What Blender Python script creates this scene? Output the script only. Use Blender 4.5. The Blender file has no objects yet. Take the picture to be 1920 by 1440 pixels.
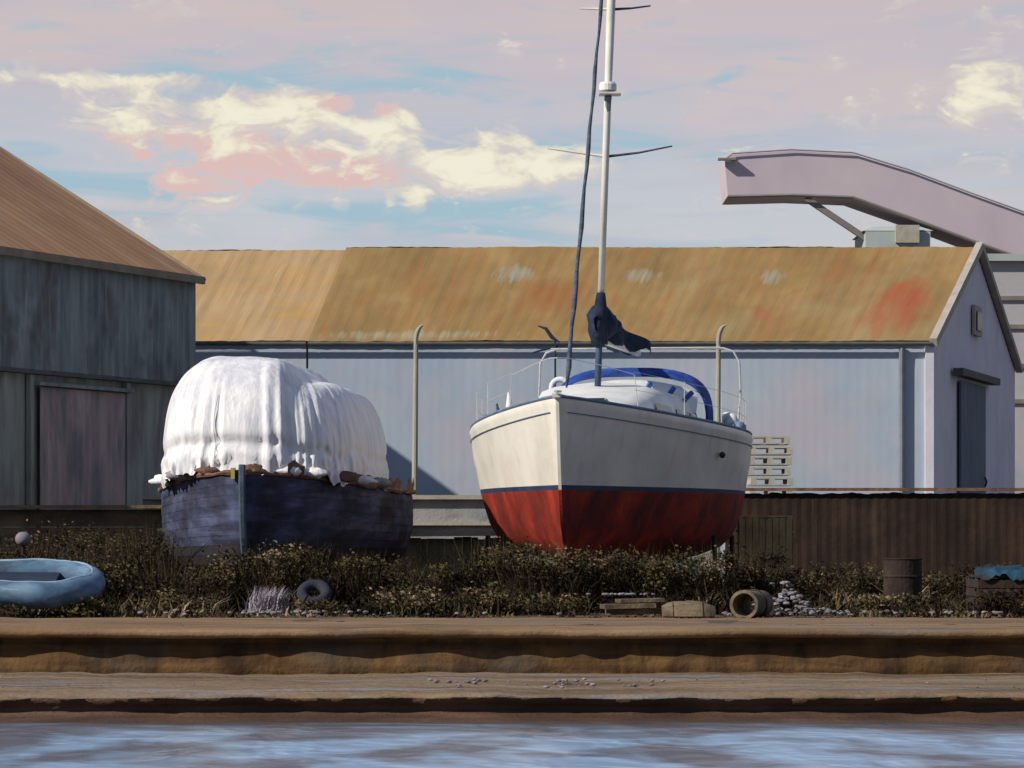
import bpy, math, random
from math import sin, cos, pi, radians, sqrt
from mathutils import Vector, noise
random.seed(7)
scene=bpy.context.scene
COL=scene.collection
ORG={}

# ---------------------------------------------------------------- materials
def srgb(r,g,b):
    def f(c):
        c/=255.0
        return c/12.92 if c<=0.04045 else ((c+0.055)/1.055)**2.4
    return (f(r),f(g),f(b),1)
def pmat(name, cols, scale=(1,1,1), ns=3.0, detail=4, rough=0.75, bump=0.3, bscale=20, bdist=0.02,
         coord='Object', layers=(), metal=0.0, attr=None, spec=0.3, dist=0.3, bvec=None, transm=0.0):
    m=bpy.data.materials.new(name); m.use_nodes=True
    nt=m.node_tree; N=nt.nodes; L=nt.links
    b=N['Principled BSDF']
    b.inputs['Roughness'].default_value=rough
    b.inputs['Metallic'].default_value=metal
    b.inputs['Specular IOR Level'].default_value=spec
    tc=N.new('ShaderNodeTexCoord')
    def nz(sc,s,d,off=0.0,di=0.3):
        mp=N.new('ShaderNodeMapping'); mp.inputs['Scale'].default_value=sc
        mp.inputs['Location'].default_value=(off,off*.7,off*1.3)
        L.new(tc.outputs[coord],mp.inputs['Vector'])
        n=N.new('ShaderNodeTexNoise'); n.inputs['Scale'].default_value=s
        n.inputs['Detail'].default_value=d; n.inputs['Roughness'].default_value=0.62
        n.inputs['Distortion'].default_value=di
        L.new(mp.outputs[0],n.inputs['Vector']); return n.outputs['Fac']
    r=N.new('ShaderNodeValToRGB')
    el=r.color_ramp.elements
    k=len(cols)
    for i,c in enumerate(cols):
        p=0.3+0.4*i/(k-1) if k>1 else 0.5
        if i<2: e=el[i]; e.position=p
        else: e=el.new(p)
        e.color=c
    if attr:
        a=N.new('ShaderNodeAttribute'); a.attribute_name=attr
        for i,e in enumerate(r.color_ramp.elements): e.position=i/max(1,k-1)
        L.new(a.outputs['Fac'],r.inputs[0])
    else:
        L.new(nz(scale,ns,detail,0,dist),r.inputs[0])
    out=r.outputs[0]
    for i,(c,sc,s,lo,hi,amt) in enumerate(layers):
        f=nz(sc,s,3,3.7+i*5.1)
        mr=N.new('ShaderNodeMapRange'); mr.inputs['From Min'].default_value=lo; mr.inputs['From Max'].default_value=hi
        mr.inputs['To Max'].default_value=amt; L.new(f,mr.inputs['Value'])
        mx=N.new('ShaderNodeMix'); mx.data_type='RGBA'
        L.new(mr.outputs[0],mx.inputs[0]); L.new(out,mx.inputs[6]); mx.inputs[7].default_value=c
        out=mx.outputs[2]
    L.new(out,b.inputs['Base Color'])
    if bump>0:
        bp=N.new('ShaderNodeBump'); bp.inputs['Strength'].default_value=bump; bp.inputs['Distance'].default_value=bdist
        L.new(nz(bvec or (1,1,1),bscale,2,1.0,0),bp.inputs['Height']); L.new(bp.outputs[0],b.inputs['Normal'])
    return m
S=srgb
white_hull=pmat('hull_white_paint',[S(208,204,194),S(224,220,210),S(234,230,220)],ns=1.3,rough=.4,bump=.12,bscale=5,
    layers=[(S(176,166,150),(1,1,.25),4,.55,.8,.4),(S(218,192,176),(1,1,1),1.2,.55,.75,.4)])
red_af=pmat('red_antifoul',[S(100,32,24),S(146,44,29),S(184,60,36)],ns=1.4,rough=.85,bump=.3,
    layers=[(S(60,30,27),(1,1,.6),1.5,.46,.68,.8)])
navy=pmat('navy_stripe',[S(38,52,78),S(56,72,100)],ns=3,rough=.5,bump=.05)
deckm=pmat('deck_gelcoat',[S(200,204,206),S(226,226,222)],ns=3,rough=.5,bump=.1)
bluecv=pmat('blue_canvas',[S(18,44,104),S(30,62,138),S(52,88,160)],ns=5,rough=.85,bump=.4,bscale=12)
ltblue=pmat('pale_blue_canvas',[S(44,80,146),S(76,114,172)],ns=5,rough=.8,bump=.3)
railblue=pmat('grey_blue_rail',[S(84,108,134),S(120,140,160)],ns=4,rough=.6,bump=.1)
navycv=pmat('dark_sail_cover',[S(20,28,46),S(32,42,64),S(48,58,80)],ns=5,rough=.9,bump=.6,bscale=9)
steel=pmat('steel_tube',[S(190,192,192),S(220,220,216)],ns=8,rough=.35,bump=0,metal=.3)
mastm=pmat('mast_white',[S(205,203,195),S(232,230,222)],ns=2,rough=.4,bump=.05)
mastlow=pmat('mast_blue_grey',[S(48,66,92),S(76,92,116)],ns=3,rough=.6,bump=.1)
darkstay=pmat('furled_sail_dark',[S(46,58,76),S(70,82,100),S(94,100,112)],scale=(1,1,3),ns=4,rough=.8,bump=.5,bscale=14)
glassm=pmat('dark_window',[S(26,36,52),S(44,58,76)],ns=2,rough=.12,bump=0,spec=.6)
dkmetal=pmat('dark_metal',[S(38,40,44),S(66,66,68)],ns=6,rough=.6,bump=.2)
hullblue=pmat('weathered_dark_blue_planks',[S(38,42,56),S(50,56,80),S(76,84,114)],scale=(1,1,2.0),ns=1.6,rough=.85,bump=.4,bscale=8,
    layers=[(S(106,112,148),(.45,.45,3),2.0,.48,.70,.6),(S(30,30,36),(1,1,1),1.4,.48,.68,.8),(S(64,54,58),(1,1,2),2.4,.56,.72,.6)])
hullbot=pmat('old_bottom_paint',[S(34,36,44),S(46,48,58),S(52,48,48)],ns=3,rough=.9,bump=.5)
gunwood=pmat('red_brown_gunwale',[S(80,56,48),S(114,86,72),S(138,110,94)],scale=(1,1,1),ns=5,rough=.85,bump=.5)
stemm=pmat('blue_green_stem',[S(56,70,86),S(78,94,108)],ns=4,rough=.7,bump=.4)
yellowp=pmat('yellow_paint',[S(160,144,64),S(190,172,88)],ns=4,rough=.7,bump=.1)
tarpw=pmat('white_tarpaulin',[S(202,203,210),S(218,218,222),S(230,230,230)],scale=(1.5,1.5,.35),ns=1.6,rough=.45,bump=.4,bscale=3,bdist=.05,bvec=(2.6,2.6,.22),
    layers=[(S(176,178,196),(2.4,2.4,.22),1.8,.48,.70,.6),(S(168,158,152),(1,1,.6),3,.6,.8,.4)])
ropem=pmat('rope',[S(120,120,132),S(150,150,158)],ns=10,rough=.9,bump=.2)
roofocre=pmat('rusted_ochre_sheet_roof',[S(124,102,62),S(141,113,69),S(155,128,84)],scale=(1,.35,1),ns=.8,coord='UV',rough=.9,bump=.15,bscale=6,bvec=(2,.3,1),
    layers=[(S(146,96,54),(2.0,.28,1),1.0,.52,.70,.6),(S(150,138,102),(.5,.3,1),1,.52,.75,.5),(S(116,98,62),(1.4,.2,1),1.4,.55,.75,.5)])
roofpale=pmat('faded_orange_sheet_roof',[S(154,128,92),S(166,138,100),S(174,148,114)],scale=(1,.4,1),ns=.8,coord='UV',rough=.9,bump=.12,bscale=6,bvec=(2,.3,1),
    layers=[(S(178,140,84),(.5,.8,1),.9,.48,.66,.7)])
def roof_extra(m):
    nt=m.node_tree; N=nt.nodes; L=nt.links; b=N['Principled BSDF']
    src=b.inputs['Base Color'].links[0].from_socket
    tc=N.new('ShaderNodeTexCoord'); sp=N.new('ShaderNodeSeparateXYZ'); L.new(tc.outputs['UV'],sp.inputs[0])
    def blob(u0,v0,ru,rv):
        a=N.new('ShaderNodeMath'); a.operation='SUBTRACT'; L.new(sp.outputs[0],a.inputs[0]); a.inputs[1].default_value=u0
        a2=N.new('ShaderNodeMath'); a2.operation='DIVIDE'; L.new(a.outputs[0],a2.inputs[0]); a2.inputs[1].default_value=ru
        c=N.new('ShaderNodeMath'); c.operation='SUBTRACT'; L.new(sp.outputs[1],c.inputs[0]); c.inputs[1].default_value=v0
        c2=N.new('ShaderNodeMath'); c2.operation='DIVIDE'; L.new(c.outputs[0],c2.inputs[0]); c2.inputs[1].default_value=rv
        p=N.new('ShaderNodeMath'); p.operation='MULTIPLY'; L.new(a2.outputs[0],p.inputs[0]); L.new(a2.outputs[0],p.inputs[1])
        q=N.new('ShaderNodeMath'); q.operation='MULTIPLY'; L.new(c2.outputs[0],q.inputs[0]); L.new(c2.outputs[0],q.inputs[1])
        s=N.new('ShaderNodeMath'); s.operation='ADD'; L.new(p.outputs[0],s.inputs[0]); L.new(q.outputs[0],s.inputs[1])
        return s.outputs[0]
    NC={}
    def noi(sc):
        if sc in NC: return NC[sc]
        mp=N.new('ShaderNodeMapping'); mp.inputs['Scale'].default_value=sc; L.new(tc.outputs['UV'],mp.inputs[0])
        n=N.new('ShaderNodeTexNoise'); n.inputs['Scale'].default_value=1; n.inputs['Detail'].default_value=3; L.new(mp.outputs[0],n.inputs['Vector'])
        NC[sc]=n.outputs['Fac']; return NC[sc]
    for (u0,v0,ru,rv,c,amt,sc,g) in [(11.0,1.9,1.1,2.8,S(158,80,52),.9,(2.2,.5,1),1.5),(8.4,1.6,.3,.6,S(158,88,68),.85,(2.2,.5,1),1.8),
                                (4.2,2.4,1.2,1.8,S(142,92,50),.8,(2.2,.5,1),1.7),
                                (3.4,3.9,.5,.7,S(148,162,156),.6,(9,.8,1),2.2),(5.8,3.9,.4,.6,S(148,162,156),.6,(9,.8,1),2.2),
                                (8.3,3.9,.35,.6,S(148,162,156),.6,(9,.8,1),2.2),(1.9,.35,2.2,.35,S(156,166,150),.6,(9,.8,1),2.2)]:
        d=blob(u0,v0,ru,rv); n=noi(sc)
        n2=N.new('ShaderNodeMath'); n2.operation='MULTIPLY'; L.new(n,n2.inputs[0]); n2.inputs[1].default_value=g*1.3
        s=N.new('ShaderNodeMath'); s.operation='SUBTRACT'; L.new(n2.outputs[0],s.inputs[0]); L.new(d,s.inputs[1])
        mr=N.new('ShaderNodeMapRange'); mr.inputs['From Min'].default_value=.35*g; mr.inputs['From Max'].default_value=.8*g; mr.inputs['To Max'].default_value=amt
        L.new(s.outputs[0],mr.inputs['Value'])
        mx=N.new('ShaderNodeMix'); mx.data_type='RGBA'; L.new(mr.outputs[0],mx.inputs[0]); L.new(src,mx.inputs[6]); mx.inputs[7].default_value=c
        src=mx.outputs[2]
    L.new(src,b.inputs['Base Color'])
roof_extra(roofocre)
shedwall=pmat('blue_grey_sheet_wall',[S(160,178,196),S(172,186,202),S(182,194,206)],ns=.5,rough=.9,bump=.1,bscale=2,bvec=(2,2,.4),
    layers=[(S(194,182,192),(1,1,1),.45,.48,.68,.6),(S(148,158,170),(2,2,.5),1.0,.58,.8,.3)])
gablem=pmat('lilac_grey_gable',[S(202,202,214),S(214,212,222),S(224,220,228)],ns=.9,rough=.9,bump=.2,
    layers=[(S(168,170,184),(2,2,.4),1.2,.55,.8,.4)])
trimp=pmat('pale_trim',[S(156,150,140),S(180,174,162)],ns=3,rough=.8,bump=.2)
trimd=pmat('dark_gutter',[S(74,76,76),S(102,102,98)],ns=3,rough=.8,bump=.2)
doord=pmat('dark_door',[S(84,98,112),S(106,120,132)],scale=(1,1,.3),ns=3,rough=.8,bump=.2)
pipe=pmat('grey_downpipe',[S(106,112,124),S(130,136,146)],ns=3,rough=.7,bump=.1)
lroof=pmat('orange_brown_roof',[S(142,106,78),S(158,120,88),S(172,138,110)],scale=(1,.4,1),ns=.9,coord='UV',rough=.9,bump=.3,bscale=6,bvec=(4,.3,1),
    layers=[(S(182,152,128),(.8,.25,1),1,.55,.75,.6)])
lwall=pmat('dark_weathered_cladding',[S(104,114,116),S(128,138,138),S(152,160,156)],scale=(2.5,2.5,.4),ns=1.7,rough=.85,bump=.4,bscale=8,bvec=(2,2,.4),
    layers=[(S(90,76,72),(1,1,.8),1.2,.5,.7,.7),(S(176,180,174),(3,3,.3),2,.58,.75,.5)])
llow=pmat('lower_cladding',[S(130,136,128),S(154,158,148),S(172,172,162)],scale=(2.5,2.5,.3),ns=1.6,rough=.85,bump=.3,bvec=(2,2,.4),
    layers=[(S(116,106,108),(2,2,.5),1.2,.48,.68,.8)])
ldoor=pmat('faded_pink_door',[S(148,130,130),S(176,152,150),S(190,172,168)],scale=(2.5,2.5,.3),ns=1.3,rough=.85,bump=.3,
    layers=[(S(120,122,124),(2,2,.6),1.2,.46,.64,.85)])
lfascia=pmat('grey_brown_fascia',[S(118,108,96),S(146,134,118)],ns=3,rough=.85,bump=.2)
gantm=pmat('lilac_conveyor_cladding',[S(178,168,178),S(188,176,186),S(196,186,192)],scale=(1,1,.5),ns=.35,rough=.85,bump=.1)
gantt=pmat('conveyor_top',[S(150,136,148),S(166,152,162)],ns=.5,rough=.85,bump=.1)
gantd=pmat('conveyor_frame',[S(112,106,104),S(136,128,122)],ns=1,rough=.85,bump=.1)
tealp=pmat('pale_teal_cladding',[S(150,168,170),S(176,184,182)],ns=.5,rough=.85,bump=.1)
distm=pmat('distant_grey_wall',[S(158,162,170),S(176,174,178),S(170,162,156)],ns=.6,rough=.9,bump=.1)
fencem=pmat('dark_rusty_fence',[S(42,31,27),S(55,41,34),S(68,52,43)],scale=(1.4,1.4,.4),ns=1.2,rough=.95,bump=.4,bscale=7,
    layers=[(S(86,72,60),(4,4,.2),2,.58,.72,.5),(S(32,27,25),(1.0,1.0,.8),1.0,.44,.64,.85)])
crateo=pmat('ochre_crate_wood',[S(158,132,92),S(182,154,106),S(198,172,124)],scale=(2,2,.5),ns=3,rough=.85,bump=.4,
    layers=[(S(120,98,72),(1,1,1),2,.5,.7,.6)])
crated=pmat('dark_crate_wood',[S(38,30,29),S(50,40,36),S(64,52,45)],ns=4,rough=.95,bump=.5)
palletm=pmat('pale_pallet_wood',[S(162,158,146),S(186,182,166)],ns=5,rough=.85,bump=.3)
concm=pmat('grey_concrete',[S(122,128,134),S(146,150,152),S(160,160,156)],scale=(1,1,1.5),ns=1.8,rough=.9,bump=.4,
    layers=[(S(104,92,76),(.7,1,2),2,.5,.7,.6)])
plankg=pmat('green_grey_timber',[S(84,84,68),S(110,108,88),S(128,124,104)],scale=(5,5,.5),ns=1.6,rough=.9,bump=.4)
bankm=pmat('brown_bulkhead',[S(88,74,60),S(114,96,76),S(134,116,94)],scale=(.7,.7,2),ns=2.2,rough=.92,bump=.5,
    layers=[(S(74,72,56),(1,1,1),2.0,.46,.66,.8)])
postm=pmat('pale_post',[S(146,146,132),S(172,170,154)],scale=(1,1,.4),ns=4,rough=.85,bump=.3)
earth=pmat('earth_ground',[S(58,48,38),S(78,66,50),S(98,84,64)],ns=.9,rough=.95,bump=.6,bscale=6,bdist=.05,
    layers=[(S(56,54,40),(1,1,1),.7,.5,.7,.7)])
coping=pmat('quay_coping_earth',[S(102,82,62),S(124,101,77),S(142,119,93)],scale=(.22,1.4,2),ns=1.5,rough=.95,bump=.5,bscale=9,bdist=.03,spec=.15,
    layers=[(S(146,100,68),(.3,1,1),.8,.5,.70,.6),(S(100,106,116),(.25,1.6,1),1.1,.54,.70,.6),(S(62,48,39),(.3,2.5,1),1.6,.54,.7,.7)])
qface=pmat('quay_timber_face',[S(66,48,35),S(92,69,46),S(116,91,61)],scale=(.4,1,3),ns=2.2,rough=.95,bump=.6,bscale=9,bdist=.03,spec=.15,
    layers=[(S(128,98,57),(1.6,2,.8),1.2,.5,.7,.6),(S(48,36,29),(2.0,2,.5),1.3,.5,.66,.8),(S(84,80,72),(.6,1,1),1.2,.54,.70,.6)])
mudm=pmat('mud_ledge',[S(94,77,59),S(120,101,79),S(138,118,94)],scale=(.22,1.2,2),ns=1.6,rough=.85,bump=.7,bscale=8,bdist=.04,spec=.2,
    layers=[(S(66,50,40),(.3,2,1),1.4,.5,.7,.7),(S(124,128,138),(.3,2,1),1.5,.52,.68,.7)])
mudd=pmat('wet_dark_mud',[S(54,40,32),S(72,54,42),S(94,72,56)],scale=(.5,1,2),ns=2,rough=.7,bump=.6)
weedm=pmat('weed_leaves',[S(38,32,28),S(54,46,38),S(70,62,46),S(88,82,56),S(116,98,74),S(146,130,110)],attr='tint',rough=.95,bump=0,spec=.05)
palew=pmat('pale_dry_weed',[S(120,112,122),S(158,150,160),S(184,178,184)],attr='tint',rough=.9,bump=0)
stonem=pmat('pale_stone',[S(92,88,92),S(120,116,122),S(152,150,156)],ns=6,rough=.95,bump=.5)
dinghym=pmat('pale_blue_rubber',[S(58,84,110),S(82,112,140),S(112,140,162)],scale=(.7,1,2),ns=2.4,rough=.7,bump=.3,bscale=5,bdist=.03,
    layers=[(S(50,62,78),(1,1,2.5),2.2,.48,.66,.8)])
dinghyr=pmat('pale_rim',[S(120,146,166),S(156,176,188)],ns=3,rough=.6,bump=.2)
dinghyd=pmat('dinghy_floor',[S(30,40,56),S(44,56,74)],ns=3,rough=.7,bump=.2)
bluetarp=pmat('deep_blue_tarpaulin',[S(18,48,66),S(22,64,86),S(38,88,110)],ns=3,rough=.8,bump=.5,bscale=6,
    layers=[(S(32,36,40),(1,1,1),2.5,.44,.60,.9)])
tanm=pmat('tan_board',[S(88,76,60),S(112,99,79),S(132,120,100)],scale=(.6,3,3),ns=5,rough=.9,bump=.5,
    layers=[(S(62,53,45),(1,1,1),3,.44,.64,.8)])
tyrem=pmat('tyre_rubber',[S(36,38,48),S(54,56,70)],ns=5,rough=.9,bump=.3)
buoym=pmat('pinkish_buoy',[S(106,100,110),S(132,124,134)],ns=4,rough=.8,bump=.1,layers=[(S(80,76,80),(1,1,1),6,.5,.7,.7)])

# ---------------------------------------------------------------- mesh builder
class MB:
    def __init__(s): s.v=[];s.f=[];s.m=[];s.uv={}
    def add(s,vs,fs,mi=0):
        o=len(s.v); s.v+= [tuple(p) for p in vs]; s.f+=[tuple(i+o for i in f) for f in fs]; s.m+=[mi]*len(fs)
    def hexa(s,b,t,mi=0):
        s.add(list(b)+list(t),[(3,2,1,0),(4,5,6,7),(0,1,5,4),(1,2,6,5),(2,3,7,6),(3,0,4,7)],mi)
    def box(s,x0,x1,y0,y1,z0,z1,mi=0,T=None):
        b=[(x0,y0,z0),(x1,y0,z0),(x1,y1,z0),(x0,y1,z0)]; t=[(a,b_,z1) for a,b_,c in b]
        if T: b=[T(*p) for p in b]; t=[T(*p) for p in t]
        s.hexa(b,t,mi)
    def beam(s,p,q,w,h,mi=0,up=(0,0,1)):
        p=Vector(p);q=Vector(q);d=(q-p).normalized();u=Vector(up)
        if abs(d.dot(u))>.98:u=Vector((0,1,0))
        a=d.cross(u).normalized()*w/2; c=a.cross(d).normalized()*h/2
        s.hexa([p-a-c,p+a-c,p+a+c,p-a+c],[q-a-c,q+a-c,q+a+c,q-a+c],mi)
    def tube(s,pts,r,n=8,mi=0,caps=True,closed=False):
        pts=[Vector(p) for p in pts]; k=len(pts)
        rr=r if isinstance(r,(list,tuple)) else [r]*k
        o=len(s.v); prev=None
        for i,p in enumerate(pts):
            if closed: d=pts[(i+1)%k]-pts[i-1]
            else: d=pts[min(i+1,k-1)]-pts[max(i-1,0)]
            d.normalize()
            ref=Vector((0,0,1)) if abs(d.z)<.9 else Vector((0,1,0))
            if prev is not None:
                a=(prev-d*prev.dot(d)).normalized()
            else: a=d.cross(ref).normalized()
            prev=a; b=d.cross(a)
            for j in range(n):
                an=2*pi*j/n; s.v.append(tuple(p+(a*cos(an)+b*sin(an))*rr[i]))
        m=k if closed else k-1
        for i in range(m):
            for j in range(n):
                i2=(i+1)%k
                s.f.append((o+i*n+j,o+i*n+(j+1)%n,o+i2*n+(j+1)%n,o+i2*n+j)); s.m.append(mi)
        if caps and not closed:
            s.f.append(tuple(o+j for j in range(n))[::-1]); s.m.append(mi)
            s.f.append(tuple(o+(k-1)*n+j for j in range(n))); s.m.append(mi)
    def grid(s,rows,mi=0,mf=None,wrap=False,flip=False):
        o=len(s.v); R=len(rows);C=len(rows[0])
        for r in rows: s.v+=[tuple(p) for p in r]
        for i in range(R-1):
            for j in range(C if wrap else C-1):
                j2=(j+1)%C
                f=(o+i*C+j,o+i*C+j2,o+(i+1)*C+j2,o+(i+1)*C+j)
                s.f.append(f[::-1] if flip else f); s.m.append(mf(i,j) if mf else mi)
    def ell(s,c,r,mi=0,nu=12,nv=8):
        rows=[]
        for i in range(nv+1):
            t=pi*i/nv
            rows.append([(c[0]+r[0]*sin(t)*cos(2*pi*j/nu),c[1]+r[1]*sin(t)*sin(2*pi*j/nu),c[2]+r[2]*cos(t)) for j in range(nu)])
        s.grid(rows,mi,wrap=True,flip=True)
    def build(s,name,mats,parent=None,origin=None,smooth=False,label=None,uvf=None,tint=None,recalc=False):
        if parent is not None: o=ORG[parent.name]
        elif origin is not None: o=Vector(origin)
        else: o=Vector((0,0,0))
        me=bpy.data.meshes.new(name)
        me.from_pydata([(x-o[0],y-o[1],z-o[2]) for x,y,z in s.v],[],s.f)
        for m in (mats if isinstance(mats,(list,tuple)) else [mats]): me.materials.append(m)
        me.polygons.foreach_set('material_index',s.m)
        if smooth: me.polygons.foreach_set('use_smooth',[True]*len(s.f))
        if uvf:
            ul=me.uv_layers.new(name='UVMap')
            for lp in me.loops:
                ul.data[lp.index].uv=uvf(*s.v[lp.vertex_index])
        if tint is not None:
            at=me.attributes.new('tint','FLOAT','FACE'); at.data.foreach_set('value',tint)
        me.update()
        if recalc:
            import bmesh
            bm=bmesh.new(); bm.from_mesh(me); bmesh.ops.recalc_face_normals(bm,faces=bm.faces); bm.to_mesh(me); bm.free()
        ob=bpy.data.objects.new(name,me); COL.objects.link(ob)
        if parent is not None:
            ob.parent=parent
        else: ob.location=o
        ORG[ob.name]=Vector(o)
        if label: ob['label']=label
        return ob
    def split_build(s,name,mats,parent,smooth=False):
        """one part object per connected piece"""
        par=list(range(len(s.v)))
        def find(a):
            while par[a]!=a: par[a]=par[par[a]]; a=par[a]
            return a
        for f in s.f:
            r=find(f[0])
            for q in f[1:]:
                r2=find(q)
                if r2!=r: par[r2]=r
        groups={}
        for f,mi in zip(s.f,s.m): groups.setdefault(find(f[0]),[]).append((f,mi))
        out=[]
        for g_ in groups.values():
            mb=MB(); mp_={}
            for f,mi in g_:
                nf=[]
                for q in f:
                    if q not in mp_: mp_[q]=len(mb.v); mb.v.append(s.v[q])
                    nf.append(mp_[q])
                mb.f.append(tuple(nf)); mb.m.append(mi)
            out.append(mb.build(name,mats,parent,smooth=smooth))
        return out
def root(name,loc,label,cat,group=None):
    e=bpy.data.objects.new(name,None); e.location=loc; COL.objects.link(e); e.empty_display_size=.3
    ORG[e.name]=Vector(loc); tag(e,label,cat,group); return e
def tag(o,label,cat,group=None):
    o['label']=label;o['category']=cat
    if group:o['group']=group
    return o
def fb(x,y,z=0,s=1): return noise.fractal(Vector((x*s,y*s,z*s)),1.0,2.0,4)
def sst(x,a,b):
    t=max(0,min(1,(x-a)/(b-a))); return t*t*(3-2*t)

# ---------------------------------------------------------------- ground, quay, water
xs=[-600,-200,-80]+[-30+i*.75 for i in range(81)]+[80,200,600]
ys=[33.0]+[33.6+i*.6 for i in range(40)]+[60,70,90,130,250,600,2500]
g=MB()
g.grid([[(x,y,(.03*fb(x,y,0,.6) if abs(x)<31 and y<60 else 0)) for x in xs] for y in ys],flip=False)
go=g.build('ground',earth,smooth=True); go['kind']='structure'
def sweep(name,prof,mats,mf,amp,seed,label=None,x0=-40,x1=40,dx=.12):
    m=MB(); n=int((x1-x0)/dx); rows=[]
    for (y,z,ay,az) in prof:
        r=[]
        for i in range(n+1):
            x=x0+i*dx
            r.append((x,y+ay*.5*fb(x,seed+z*2,y,.35)+ay*.35*fb(x,z,seed,2.4),z+az*.45*fb(x,y*.7,seed,.6)+az*.35*fb(x,y,seed,3.1)))
        rows.append(r)
    m.grid(rows,mf=mf,flip=True)
    return m.build(name,mats,smooth=True)
prof=[(36.2,-.06,.0,.0),(35.9,.0,.1,.02),(35.2,.02,.05,.03),(34.4,.012,.05,.03),(33.6,.02,.05,.03),(32.9,.012,.05,.03),(32.2,.015,.05,.03),(31.75,.0,.08,.028),
      (31.68,-.03,.09,.028),(31.72,-.085,.09,.03),(31.88,-.10,.05,.014),(31.90,-.14,.03,.01),(31.86,-.16,.07,.015),(31.84,-.25,.10,.01),(31.82,-.35,.10,.01),(31.80,-.42,.12,.015),(31.9,-.6,0,0)]
qw=sweep('quay_wall',prof,[coping,qface],lambda i,j:0 if i<9 else 1,0,3.3)
tag(qw,'long weathered brown earth and timber quay wall','quay wall')
prof2=[(32.1,-.5,0,0),(31.6,-.43,.05,.045),(31.0,-.45,.05,.05),(30.3,-.45,.05,.05),(29.6,-.46,.05,.05),(28.9,-.455,.1,.045),(28.4,-.47,.16,.04),(28.25,-.50,.2,.04),(28.33,-.56,.2,.04),(28.38,-.62,.2,.02),(28.2,-.67,.3,.01),(27.8,-.72,.45,.012),(26.6,-.9,.3,0)]
ml=sweep('mud_bank',prof2,[mudm,mudd],lambda i,j:0 if i<7 else 1,0,8.1); ml['kind']='structure'

w=MB(); w.grid([[(x,y,-.7) for x in (-900,-100,100,900)] for y in (-300,-50,0,36)],flip=False)
wm=bpy.data.materials.new('harbour_water'); wm.use_nodes=True
nt=wm.node_tree;N=nt.nodes;L=nt.links;b=N['Principled BSDF']
tc=N.new('ShaderNodeTexCoord')
def wn(sc,s,d):
    mp=N.new('ShaderNodeMapping'); mp.inputs['Scale'].default_value=sc; L.new(tc.outputs['Object'],mp.inputs[0])
    n=N.new('ShaderNodeTexNoise'); n.inputs['Scale'].default_value=s; n.inputs['Detail'].default_value=d; n.inputs['Distortion'].default_value=.4
    L.new(mp.outputs[0],n.inputs['Vector']); return n.outputs['Fac']
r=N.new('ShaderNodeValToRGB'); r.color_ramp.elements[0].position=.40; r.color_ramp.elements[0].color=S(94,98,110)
r.color_ramp.elements[1].position=.58; r.color_ramp.elements[1].color=S(138,168,200)  # pale blue patches paint the sky's reflection into the base colour
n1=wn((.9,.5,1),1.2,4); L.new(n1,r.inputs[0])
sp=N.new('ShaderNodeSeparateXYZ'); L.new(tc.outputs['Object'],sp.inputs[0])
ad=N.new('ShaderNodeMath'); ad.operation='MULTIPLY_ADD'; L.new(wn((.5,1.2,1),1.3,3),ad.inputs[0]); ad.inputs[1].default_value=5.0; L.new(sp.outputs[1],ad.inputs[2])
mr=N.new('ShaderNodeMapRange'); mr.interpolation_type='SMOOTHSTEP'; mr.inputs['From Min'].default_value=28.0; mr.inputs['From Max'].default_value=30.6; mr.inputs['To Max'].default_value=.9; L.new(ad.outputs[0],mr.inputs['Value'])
mx=N.new('ShaderNodeMix'); mx.data_type='RGBA'; L.new(mr.outputs[0],mx.inputs[0]); L.new(r.outputs[0],mx.inputs[6]); mx.inputs[7].default_value=S(80,68,60)  # bank's dark brown reflection painted into the base colour towards the quay
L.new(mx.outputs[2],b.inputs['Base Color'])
b.inputs['Roughness'].default_value=.26; b.inputs['IOR'].default_value=1.33; b.inputs['Specular IOR Level'].default_value=.3
bp=N.new('ShaderNodeBump'); bp.inputs['Strength'].default_value=1; bp.inputs['Distance'].default_value=.09
L.new(wn((1.1,.7,1),1.5,2),bp.inputs['Height']); L.new(bp.outputs[0],b.inputs['Normal'])
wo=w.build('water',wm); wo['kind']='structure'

# ---------------------------------------------------------------- long sheds
def corr(mb,p,q,z0,z1,pitch=.2,amp=.018,mi=0,sub=4,ztop=None):
    Lr=math.dist(p,q); n=max(2,int(Lr/pitch*sub)); d=((q[0]-p[0])/Lr,(q[1]-p[1])/Lr); nn=(d[1],-d[0])
    rows=[[],[]]
    for i in range(n+1):
        t=i/n*Lr; a=amp*sin(t/pitch*2*pi)
        x=p[0]+d[0]*t+nn[0]*a; y=p[1]+d[1]*t+nn[1]*a
        zt=z1 if ztop is None else ztop(i/n)
        rows[0].append((x,y,z0)); rows[1].append((x,y,zt))
    mb.grid(rows,mi)
def corr_roof(mb,e0,e1,r0,r1,pitch=.25,amp=.02,mi=0,sub=4,k=8):
    Lr=math.dist(e0,e1); n=int(Lr/pitch*sub)
    rows=[]
    for kk in range(k+1):
        v=kk/k; row=[]
        for i in range(n+1):
            t=i/n; p=Vector(e0).lerp(Vector(e1),t); q=Vector(r0).lerp(Vector(r1),t); c=p.lerp(q,v)
            sag=-.03*sin(pi*v)*(1+fb(t*8,0,1)) + .012*fb(t*30,v*3,2)+.02*fb(t*5,0,4)
            row.append((c.x,c.y,c.z+amp*sin(t*Lr/pitch*2*pi)+sag))
        rows.append(row)
    mb.grid(rows,mi)
EZ=4.55; RZS=6.76
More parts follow.
